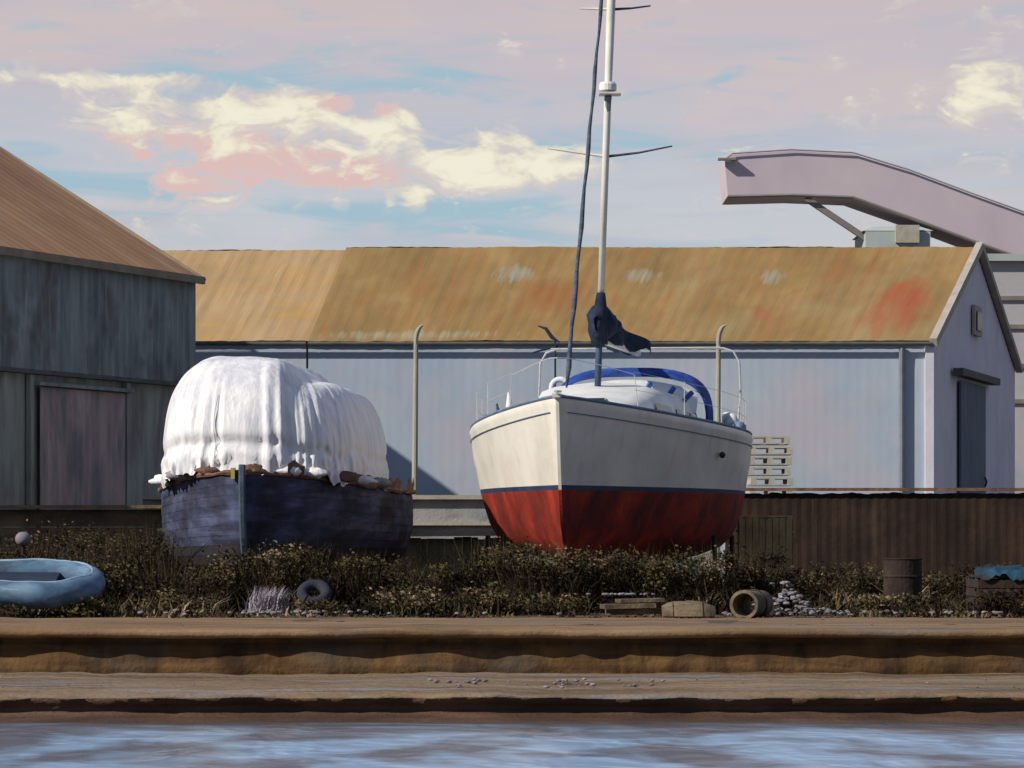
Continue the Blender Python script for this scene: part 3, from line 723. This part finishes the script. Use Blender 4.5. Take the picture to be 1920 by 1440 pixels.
for k,(s,sd,r_) in enumerate(((.3,.10,.07),(.5,.55,.06),(.7,.85,.06),(1.0,-.98,.07),(1.35,1.18,.07),(1.9,-1.33,.07),(1.9,1.36,.06),(2.5,1.48,.07),(.45,-.5,.06))):
    m=MB(); rows=[]
    c=T2(s,sd,zs2(s)+.08)
    for i in range(9):
        t=pi*i/8
        rows.append([(c[0]+r_*2.4*(1+.6*fb(i*.5,j*.6,k))*sin(t)*cos(2*pi*j/12),c[1]+r_*sin(t)*sin(2*pi*j/12),c[2]+r_*(1+.6*fb(i*.6,j*.5,k+3))*cos(t)) for j in range(12)])
    m.grid(rows,wrap=True,flip=True); m.build('cloth_bundle',bm_[k%4],ob2,smooth=True)
# tarpaulin
m=MB(); NA=400; NT=48; rows=[]
def plan(a):
    c,s_=cos(a),sin(a)
    X=-math.copysign(abs(c)**.72,c)*3.4
    Wd=math.copysign(abs(s_)**.6,s_)*1.40
    return X,Wd
def tarp_pt(a,t,puff=0):
    X,Wd=plan(a); tt=t*pi/2
    r_=max(cos(tt),0)**.27; zz=sin(tt)**.92
    ca,sa=cos(a)*1.0,sin(a)*1.0
    hem=.14*fb(ca*2.2,sa*2.2,5,1.3)+.07*fb(ca*9,sa*9,2)
    zb=zs2(3.9+X)+.06+max(-.11,hem)
    pl=(.02*fb(ca*5,sa*5,zz*.3)+.014*fb(ca*17,sa*17,zz*.35)+.003*fb(ca*45,sa*45,zz))*(1.2-.6*t)
    low=max(0,1-t/.16)
    crumple=.03*low*fb(ca*12,sa*12,t*22)-.02*math.exp(-((t-.14)/.03)**2)
    rad=r_*(1+pl+crumple+puff)
    w_=Wd*rad; x_=X*rad
    top=1.80-.30*sst(w_,.28,.75)-.08*sst(-w_,.5,1.2)+.05*fb(x_*.6,w_*1.2,1)
    z=zb+(zs2(3.9)-zb+top)*zz+.006*fb(x_*3,w_*3+zz*4,7)
    return T2(3.9+x_+.1*zz,w_-.05-.04*zz,z)
for k in range(NT+1):
    t=(k/NT); t=t**.9
    rows.append([tarp_pt(2*pi*j/NA,t) for j in range(NA)])
m.grid(rows,wrap=True)
tp_=m.build('tarpaulin',tarpw,ob2,smooth=True,recalc=True)
m=MB()
m.tube([tarp_pt(-.12+.006*sin(k*.6),k/30,.004) for k in range(0,14)],.004,5)
for rp in m.split_build('lashing_rope',ropem,ob2): rp.parent=tp_

# ---------------------------------------------------------------- small yard items
def crate(nm,x,y,w_,d,h,mat,lab,cat,n=6,vert=False,z0=.0,rot=0):
    e=root(nm,(x,y,z0),lab,cat)
    m=MB()
    for a in (-w_/2,w_/2-.06):
        for b_ in (-d/2,d/2-.06): m.box(x+a,x+a+.06,y+b_,y+b_+.06,z0,z0+h)
    m.split_build('corner_post',mat,e)
    for side in range(4):
        m=MB()
        if side in (0,1):
            ya,yb=((y-d/2-.025,y-d/2-.003),(y+d/2+.003,y+d/2+.025))[side]
            if vert:
                k=int(w_/.1)
                for i in range(k):
                    xx=x-w_/2+i*w_/k
                    m.box(xx+.004,xx+w_/k-.006,ya,yb,z0+.02,z0+h+.03*random.random()-.02)
            else:
                for i in range(n):
                    za=z0+.02+i*(h-.03)/n; m.box(x-w_/2-.01,x+w_/2+.01,ya,yb,za,za+(h-.03)/n*.9)
        else:
            xa,xb=((x-w_/2-.03,x-w_/2-.012),(x+w_/2+.012,x+w_/2+.03))[side-2]
            for i in range(n):
                za=z0+.02+i*(h-.03)/n; m.box(xa,xb,y-d/2,y+d/2,za,za+(h-.03)/n*.9)
        m.build('slatted_side',mat,e)
    m=MB(); m.box(x-w_/2,x+w_/2,y-d/2,y+d/2,z0+h+.002,z0+h+.03); m.build('lid',mat,e)
    return e
crate('wooden_crate',3.98,50.6,.84,.8,1.2,crateo,'ochre plank crate against dark fence','crate',vert=True)
e=root('old_drum',(4.64,38,0),'dark rusty upright drum among weeds','drum')
m=MB(); rows=[]
for z,R in ((.0,.215),(.02,.225),(.18,.228),(.2,.238),(.22,.228),(.42,.228),(.44,.238),(.46,.228),(.62,.226),(.64,.222),(.64,.19),(.60,.19),(.60,.0)):
    rows.append([(4.64+R*cos(2*pi*k/28)*(1+.01*fb(k,z*3)),38+R*sin(2*pi*k/28),z) for k in range(28)])
m.grid(rows,wrap=True); m.build('drum_body',crated,e,smooth=False,recalc=True)
m=MB(); m.tube([(4.64+.222*cos(2*pi*k/28),38+.222*sin(2*pi*k/28),.645) for k in range(28)],.012,6,closed=True); m.build('drum_lip',fencem,e)
cc=crate('covered_crate',6.1,37,1.5,1.0,.44,crated,'dark crate topped with deep blue tarpaulin','crate',n=4)
m=MB(); rows=[]
for i in range(41):
    u_=-1+i/20; r_=[]
    for j in range(25):
        v_=-1+j/12
        e_=max(abs(u_),abs(v_)); ed=max(0,e_-.84)/.16
        z=.53+.08*fb(u_*2,v_*2,1)+.03*fb(u_*7,v_*5,4)-ed*(.10+.12*fb(u_*5,v_*5,3))
        r_.append((6.15+u_*.80,37+v_*.56,z))
    rows.append(r_)
m.grid(rows,flip=False); m.build('tarpaulin',bluetarp,cc,smooth=True)
dg=root('inflatable_dinghy',(-5.7,36.6,0),'rounded pale blue inflatable dinghy tilted in weeds','dinghy')
def dz(y): return .25+(y-36.0)*.24
m=MB(); pts=[];rad=[]
NP=60
for i in range(NP+1):
    t=i/NP
    if t<.33: q=t/.33; p_=(-7.3+1.95*q,36.0)
    elif t<.67:
        a=-pi/2+pi*(t-.33)/.34; p_=(-5.35+.56*cos(a),36.5+.5*sin(a))
    else: q=(t-.67)/.33; p_=(-5.35-1.95*q,37.0)
    pts.append((p_[0],p_[1],dz(p_[1])+.035*fb(t*9,1))); rad.append((.15+.02*fb(t*14,3)) if 1<i<NP-1 else (.13 if i in(1,NP-1) else .06))
m.tube(pts,rad,18); m.build('inflatable_tube',dinghym,dg,smooth=True)
m=MB(); m.tube([(x-(.0),y,z+.142+.01*fb(x*4,2)) for x,y,z in pts[2:-2]],.02,6); m.build('top_band',dinghyr,dg,smooth=True)
m=MB(); m.tube([(x,y-.13,z+.06) for x,y,z in pts[3:19]],.008,6); m.build('grab_line',dinghyr,dg)
m=MB(); m.hexa([(-7.2,36.0,dz(36.0)+.0),(-5.2,36.0,dz(36.0)),(-5.2,37.0,dz(37)),(-7.2,37.0,dz(37))],[(-7.2,36.0,dz(36.0)+.05),(-5.2,36.0,dz(36.0)+.05),(-5.2,37.0,dz(37)+.05),(-7.2,37.0,dz(37)+.05)]); m.build('floor',dinghyd,dg)
m=MB(); m.box(-7.1,-7.05,36.05,36.95,.28,.60); m.build('transom',dinghyd,dg)
m=MB(); m.hexa([(-6.3,36.1,.36),(-6.05,36.1,.36),(-6.05,36.9,.54),(-6.3,36.9,.54)],[(-6.3,36.1,.39),(-6.05,36.1,.39),(-6.05,36.9,.57),(-6.3,36.9,.57)]); m.build('thwart',dinghyd,dg)
bz=root('mooring_buoy',(-6.05,39.6,0),'pale pinkish round mooring buoy on weeds','buoy')
m=MB(); m.ell((-6.05,39.6,.88),(.10,.10,.09),nu=16,nv=12); m.build('float',buoym,bz,smooth=True)
m=MB(); m.tube([(-6.05,39.6,0),(-6.05,39.6,.80)],.03,8); m.build('stake',crated,bz)
for (x0,x1,y0,z,h) in ((1.08,1.72,36.2,.03,.06),(1.02,1.60,36.1,.10,.05),(1.2,1.70,36.25,.165,.04)):
    m=MB(); m.beam((x0,y0,z+h/2),(x1,y0+.1,z+h/2+.01),.3,h); o=m.build('timber_plank',tanm,origin=((x0+x1)/2,y0,z))
    tag(o,'short pale tan timber plank in a small pile','plank','pile of planks')
e=root('broken_barrel',(2.0,36,0),'broken tan half barrel lying on the quay','barrel')
m=MB(); rows=[]
for i in range(9):
    t=-1+i/4; R=.21-.07*t*t
    rows.append([(1.98+t*.3,36+R*cos(a),.02+R*.8*sin(a)*(1+.2*fb(t*2,a*2))) for a in [pi*k/14 for k in range(15)]])
m.grid(rows); m.grid([[(x,36+(y-36)*.9,.01+(z-.02)*.88) for x,y,z in r] for r in rows],flip=True); m.build('staves',tanm,e,smooth=True)
m=MB()
for t in (-.6,.5):
    R=.215-.07*t*t; m.tube([(1.98+t*.3,36+R*cos(a),.02+R*.83*sin(a)) for a in [pi*k/14 for k in range(15)]],.006,5)
m.split_build('barrel_hoop',tanm,e)
e=root('drain_pipe',(2.6,36.1,0),'short open-ended tan drain pipe on its side','pipe')
m=MB(); rows=[]
d=Vector((.35,.94,0)); sd_=Vector((.94,-.35,0)); c0=Vector((2.6,35.9,.15))
prof_=[(.0,.15),(.0,.165),(.1,.165),(.1,.15),(.7,.15),(.7,.13),(0.0,.13),(.0,.15)]
for (a_,R) in prof_:
    rows.append([tuple(c0+d*a_+(sd_*cos(an)+Vector((0,0,1))*sin(an))*R) for an in [2*pi*k/24 for k in range(24)]])
m.grid(rows,wrap=True); m.build('pipe_body',tanm,e,smooth=False,recalc=True)
m=MB(); m.tube([tuple(c0+d*.4+(sd_*cos(an)+Vector((0,0,1))*sin(an))*.158) for an in [2*pi*k/24 for k in range(24)]],.010,5,closed=True); m.build('pipe_band',dkmetal,e)
# discarded tyre: a single ring mesh
m=MB(); m.tube([(-2.3+.14*cos(a),37.2+.12*sin(a),.25+.10*sin(a)) for a in [2*pi*k/24 for k in range(24)]],.065,10,closed=True)
o=m.build('discarded_tyre',tyrem,origin=(-2.3,37.2,.1),smooth=True); tag(o,'old dark tyre leaning in the weeds','tyre')
m=MB()
def stone(x,y,z,r):
    n1=7; rows=[]; sd=random.random()*50
    for i in range(6):
        t=pi*i/5
        rows.append([(x+r*(1+.6*fb(i,j,sd))*sin(t)*cos(2*pi*j/n1),y+r*(1+.6*fb(i,j+9,sd))*sin(t)*sin(2*pi*j/n1),z+r*.5*cos(t)*(1+.3*fb(i,j,sd+4) if 0<i<5 else 1)) for j in range(n1)])
    m.grid(rows,wrap=True,flip=True)
for i in range(110):
    x=random.uniform(3.0,5.6); y=random.uniform(35.6,37.8); stone(x,y,.06,random.uniform(.012,.04))
for i in range(50):
    x=random.gauss(3.15,.25); y=random.gauss(37.0,.3); stone(x,y,.05+max(0,.42-abs(x-3.1)*1.1)*random.random(),random.uniform(.02,.055))
for i in range(20): stone(random.gauss(1.25,.15),36.8,.25,random.uniform(.02,.035))
for i in range(40): stone(random.gauss(-2.6,.7),random.uniform(35.8,36.9),.06,random.uniform(.015,.045))
for i in range(40): stone(random.uniform(-5,5),random.uniform(35.8,36.6),.04,random.uniform(.015,.045))
for i in range(36):
    x=random.choice([.5,1.15,-.6])+random.gauss(0,.14); stone(x,random.uniform(28.7,30.4),-.43,random.uniform(.012,.035))
for i in range(50): stone(random.uniform(-8,8),random.uniform(28.6,31.3),-.44,random.uniform(.006,.015))
for i in range(90): stone(random.uniform(-8,8),random.uniform(32,36),.02,random.uniform(.005,.014))
o=m.build('rubble',stonem); o['kind']='stuff'

# ---------------------------------------------------------------- weeds
m=MB(); tint=[]
def blade(x,y,z,h,lean,az,wd,tn,m=None,tint=None):
    dx,dy=cos(az),sin(az); px,py=-dy*wd,dx*wd
    a=(x+dx*lean*.35,y+dy*lean*.35,z+h*.6); t=(x+dx*lean,y+dy*lean,z+h)
    m.add([(x-px,y-py,z),(x+px,y+py,z),(a[0]+px*.7,a[1]+py*.7,a[2]),(a[0]-px*.7,a[1]-py*.7,a[2]),t],[(0,1,2,3),(3,2,4)])
    tint+= [tn,tn]
def leaf(x,y,z,s,tn,m,tint):
    n=Vector((random.gauss(0,1),random.gauss(0,1),random.gauss(0,.7)+.4)).normalized()
    u=n.cross(Vector((random.random(),random.random(),1))).normalized()*s; v=n.cross(u).normalized()*s*.55
    c=Vector((x,y,z)); m.add([c-u,c-v,c+u,c+v],[(0,1,2,3)]); tint.append(tn)
for i in range(30000):
    x=random.uniform(-8.5,8.5); y=random.uniform(35.5,41.5)
    dn=fb(x,y,9,.7)
    if random.random()>.55+dn*1.4: continue
    ramp=min(1,(y-35.3)/2.0)
    if 0.7<x<3.4 and y<37.2 : ramp*=.3
    if x<-4.4 and y<37.5: ramp*=.45
    h=max(.04,.16+.24*fb(x,y,3,1.1))*ramp*random.uniform(.4,1.3)
    tn=min(1,max(0,.36+1.0*fb(x,y,4,.7)+random.gauss(0,.05)+(.4 if random.random()<.03 else 0)))
    blade(x,y,0,h,h*random.uniform(.5,1.8),random.random()*6.28,random.uniform(.007,.02),tn,m,tint)
for i in range(7000):
    x=random.uniform(-8.5,8.5); y=random.uniform(41.5,50)
    h=random.uniform(.1,.4); tn=min(1,max(0,.3+.5*fb(x,y,4,1)+random.gauss(0,.1)))
    blade(x,y,0,h,h*.5,random.random()*6.28,.014,tn,m,tint)
o=m.build('weeds',weedm,tint=tint); o['kind']='stuff'
def bush(x,y,rx,h,n,lab,tn0=.3,sp=.018):
    m=MB();tint=[]
    for i in range(int(n/20)):
        az=random.random()*6.28; r=random.random()*rx*1.2
        x1=x+cos(az)*r;y1=y+sin(az)*r*.6
        x0=x+(x1-x)*random.uniform(.2,.8)
        m.add([(x0-.005,y,0),(x0+.005,y,0),(x1+random.gauss(0,.08),y1,h*random.uniform(.5,1.25))],[(0,1,2)]); tint.append(random.choice([.1,.2,.5,.7]))
    cl=[(x+random.gauss(0,rx*.5),y+random.gauss(0,rx*.35),h*random.uniform(.05,.9)) for _ in range(16)]
    tl=[random.gauss(0,.22) for _ in cl]
    for i in range(n):
        ci=random.randrange(16); c=cl[ci]; s=rx*random.uniform(.08,.26)
        px_,py_,pz=c[0]+random.gauss(0,s),c[1]+random.gauss(0,s),c[2]+random.gauss(0,s*.6)
        if pz<0 or pz>h*1.15: pz=random.random()*h*.7
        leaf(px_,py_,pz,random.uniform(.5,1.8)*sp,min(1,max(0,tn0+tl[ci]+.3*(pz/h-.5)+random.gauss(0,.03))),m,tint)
    for i in range(int(n/10)):
        az=random.random()*6.28; hh_=h*random.uniform(.3,1.1)
        blade(x+random.gauss(0,rx*.5),y+random.gauss(0,rx*.3),0,hh_,hh_*random.uniform(.3,1.3),az,.007,min(1,max(0,tn0+random.gauss(0,.10))),m,tint)
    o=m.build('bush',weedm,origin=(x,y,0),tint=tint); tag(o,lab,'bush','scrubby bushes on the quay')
BL='dark tangled scrubby bush in front of boats'
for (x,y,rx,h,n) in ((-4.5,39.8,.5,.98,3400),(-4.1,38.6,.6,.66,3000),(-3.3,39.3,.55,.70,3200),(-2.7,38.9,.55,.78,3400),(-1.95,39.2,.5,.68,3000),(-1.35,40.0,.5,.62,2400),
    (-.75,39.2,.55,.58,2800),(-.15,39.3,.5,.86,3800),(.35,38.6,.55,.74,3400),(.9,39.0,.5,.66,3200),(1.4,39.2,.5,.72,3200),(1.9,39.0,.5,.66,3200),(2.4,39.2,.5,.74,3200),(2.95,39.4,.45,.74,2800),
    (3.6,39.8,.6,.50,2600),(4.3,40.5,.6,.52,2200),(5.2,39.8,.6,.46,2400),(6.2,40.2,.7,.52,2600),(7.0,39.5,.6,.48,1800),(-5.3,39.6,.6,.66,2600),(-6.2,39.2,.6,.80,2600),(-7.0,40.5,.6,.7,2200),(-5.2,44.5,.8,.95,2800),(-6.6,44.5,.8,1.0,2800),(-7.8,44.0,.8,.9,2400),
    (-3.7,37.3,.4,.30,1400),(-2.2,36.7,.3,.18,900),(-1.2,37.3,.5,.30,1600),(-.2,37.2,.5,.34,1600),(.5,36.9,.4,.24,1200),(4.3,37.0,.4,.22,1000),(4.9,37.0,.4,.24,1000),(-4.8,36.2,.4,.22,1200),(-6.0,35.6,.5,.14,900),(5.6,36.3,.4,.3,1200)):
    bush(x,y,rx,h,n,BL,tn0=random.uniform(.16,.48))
m=MB();tint=[]
for i in range(420):
    az=random.gauss(.5,.9); h=random.uniform(.1,.36)
    blade(-2.85+random.gauss(0,.09),36.9+random.gauss(0,.06),0,h,h*random.uniform(.2,.9),az,.007,random.random()*.8,m,tint)
o=m.build('dry_plant',palew,origin=(-2.85,36.9,0),tint=tint); tag(o,'pale lilac dry grass tuft on the quay','plant')

# ---------------------------------------------------------------- world
W_=bpy.data.worlds.new('World'); scene.world=W_; W_.use_nodes=True
try:
    W_.cycles.sampling_method='MANUAL'; W_.cycles.sample_map_resolution=256
except Exception: pass
nt=W_.node_tree; N=nt.nodes; L=nt.links
bg=N['Background']; bg.inputs['Strength'].default_value=.1
sdir=Vector((-.90,-.47,.72)).normalized()
elev=math.asin(sdir.z); az=math.atan2(sdir.x,sdir.y)
sky=N.new('ShaderNodeTexSky'); sky.sky_type='NISHITA'; sky.sun_disc=False; sky.sun_elevation=elev; sky.sun_rotation=az
tc=N.new('ShaderNodeTexCoord'); sp=N.new('ShaderNodeSeparateXYZ'); L.new(tc.outputs['Generated'],sp.inputs[0])
def M(op,a,b_=None,c=None):
    n=N.new('ShaderNodeMath'); n.operation=op
    for i,q in enumerate((a,b_,c)):
        if q is None: continue
        if isinstance(q,(int,float)): n.inputs[i].default_value=q
        else: L.new(q,n.inputs[i])
    return n.outputs[0]
U,Y_,V=sp.outputs[0],sp.outputs[1],sp.outputs[2]
def gmask(u0,v0,ru,rv):
    a=M('DIVIDE',M('SUBTRACT',U,u0),ru); b_=M('DIVIDE',M('SUBTRACT',V,v0),rv)
    return M('EXPONENT',M('MULTIPLY',M('ADD',M('MULTIPLY',a,a),M('MULTIPLY',b_,b_)),-1.0))
def add(*a):
    o=a[0]
    for q in a[1:]: o=M('ADD',o,q)
    return o
def NZ(sc,off=0,det=3,di=.5,rg=.55,dz=0):
    mp_=N.new('ShaderNodeMapping'); mp_.inputs['Scale'].default_value=sc; mp_.inputs['Location'].default_value=(off,off*.3,off*.6+dz); L.new(tc.outputs['Generated'],mp_.inputs[0])
    n=N.new('ShaderNodeTexNoise'); n.inputs['Scale'].default_value=1; n.inputs['Detail'].default_value=det; n.inputs['Distortion'].default_value=di; n.inputs['Roughness'].default_value=rg
    L.new(mp_.outputs[0],n.inputs['Vector']); return n.outputs['Fac']
def SS(v,lo,hi,mx=1.0):
    n=N.new('ShaderNodeMapRange'); n.interpolation_type='SMOOTHSTEP'; n.inputs['From Min'].default_value=lo; n.inputs['From Max'].default_value=hi; n.inputs['To Max'].default_value=mx
    L.new(v,n.inputs['Value']); return n.outputs[0]
def MX(f,a,b_):
    n=N.new('ShaderNodeMix'); n.data_type='RGBA'
    if isinstance(f,(int,float)): n.inputs[0].default_value=f
    else: L.new(f,n.inputs[0])
    for i,q in ((6,a),(7,b_)):
        if isinstance(q,tuple): n.inputs[i].default_value=q
        else: L.new(q,n.inputs[i])
    return n.outputs[2]
grad=N.new('ShaderNodeValToRGB'); L.new(V,grad.inputs[0])
e=grad.color_ramp.elements; e[0].position=.0; e[0].color=S(210,206,200); e[1].position=.55; e[1].color=S(112,134,170)
q=e.new(.085); q.color=S(200,202,206); q=e.new(.115); q.color=S(194,198,208); q=e.new(.14); q.color=S(196,190,198); q=e.new(.17); q.color=S(204,188,190); q=e.new(.28); q.color=S(172,172,190)
gcol=MX(SS(Y_,.6,-.2,.85),grad.outputs[0],S(108,122,148))  # unseen sky behind the camera darkened to lower ambient light on shaded faces
col=gcol
col=MX(SS(NZ((9,9,45),2.0),.45,.66,.6),col,S(212,194,192))
col=MX(SS(NZ((7,7,50),7.0),.48,.66,.7),col,S(178,188,202))
sb_=NZ((18,18,100),11.0,4,.8)
blue=M('ADD',sb_,M('MULTIPLY',add(gmask(-.065,.139,.075,.008),gmask(-.085,.101,.09,.007),gmask(.04,.119,.045,.005),gmask(-.15,.115,.03,.012),gmask(-.02,.100,.04,.005)),.20))
col=MX(SS(blue,.56,.80,.85),col,S(156,190,206))
cn=NZ((50,50,105),31.0,4,.6,.58)
cn2=NZ((50,50,105),31.0,4,.6,.58,-.22)
fine=NZ((120,120,210),61.0,3,.8,.6)
bank=add(gmask(-.035,.120,.032,.012),gmask(-.104,.128,.024,.008),gmask(-.068,.129,.026,.008),gmask(-.026,.108,.022,.007),gmask(-.14,.1395,.04,.0028),gmask(.006,.114,.018,.008),gmask(-.09,.115,.030,.013))
rt=add(gmask(.141,.138,.024,.010),M('MULTIPLY',gmask(.150,.128,.02,.005),.6))
mask=M('MINIMUM',add(bank,rt),1.10)
pkm=add(gmask(-.097,.114,.032,.012),gmask(-.060,.112,.03,.006),gmask(-.04,.133,.03,.004))
den=add(cn,M('MULTIPLY',mask,.27),M('MULTIPLY',M('SUBTRACT',fine,.5),.14))
col=MX(SS(den,.58,.78,.9),col,S(213,204,200))
col=MX(M('MULTIPLY',SS(den,.60,.76,.95),SS(add(pkm,M('MULTIPLY',M('SUBTRACT',fine,.5),1.0)),.15,.75)),col,S(224,190,186))
lit=add(cn2,M('MULTIPLY',mask,.26),M('MULTIPLY',M('SUBTRACT',fine,.5),.28),M('MULTIPLY',pkm,-.11))
col=MX(SS(lit,.645,.80,.92),col,S(233,226,204))
col=MX(SS(lit,.73,.88,.85),col,S(246,240,218))
win=M('MAXIMUM',SS(V,.22,.32),SS(Y_,.86,.72))
col=MX(win,col,gcol)
def bgnode(c):
    sc10=N.new('ShaderNodeVectorMath'); sc10.operation='SCALE'; sc10.inputs['Scale'].default_value=10.0; L.new(c,sc10.inputs[0])
    return MX(.95,sky.outputs[0],sc10.outputs[0])
L.new(bgnode(col),bg.inputs['Color'])
bg2=N.new('ShaderNodeBackground'); bg2.inputs['Strength'].default_value=.1; L.new(bgnode(gcol),bg2.inputs['Color'])
ms_=N.new('ShaderNodeMixShader'); L.new(M('GREATER_THAN',M('MULTIPLY',M('LESS_THAN',V,.32),M('GREATER_THAN',Y_,.72)),.5),ms_.inputs[0])
L.new(bg2.outputs[0],ms_.inputs[1]); L.new(bg.outputs[0],ms_.inputs[2]); L.new(ms_.outputs[0],N['World Output'].inputs['Surface'])

sl=bpy.data.lights.new('sun','SUN'); sl.energy=4.9; sl.angle=radians(.6); sl.color=(1,.92,.80)
so=bpy.data.objects.new('sun',sl); COL.objects.link(so); so.rotation_euler=(-sdir).to_track_quat('-Z','Y').to_euler(); so.location=(-20,-10,30)

cam=bpy.data.cameras.new('camera'); cam.lens=112.5; cam.sensor_width=36; cam.shift_y=280/1920; cam.clip_end=5000; cam.clip_start=.5
co=bpy.data.objects.new('camera',cam); COL.objects.link(co); co.location=(0,0,.95); co.rotation_euler=(pi/2,0,0)
scene.camera=co
scene.view_settings.view_transform='Standard'; scene.view_settings.look='None'; scene.view_settings.exposure=0
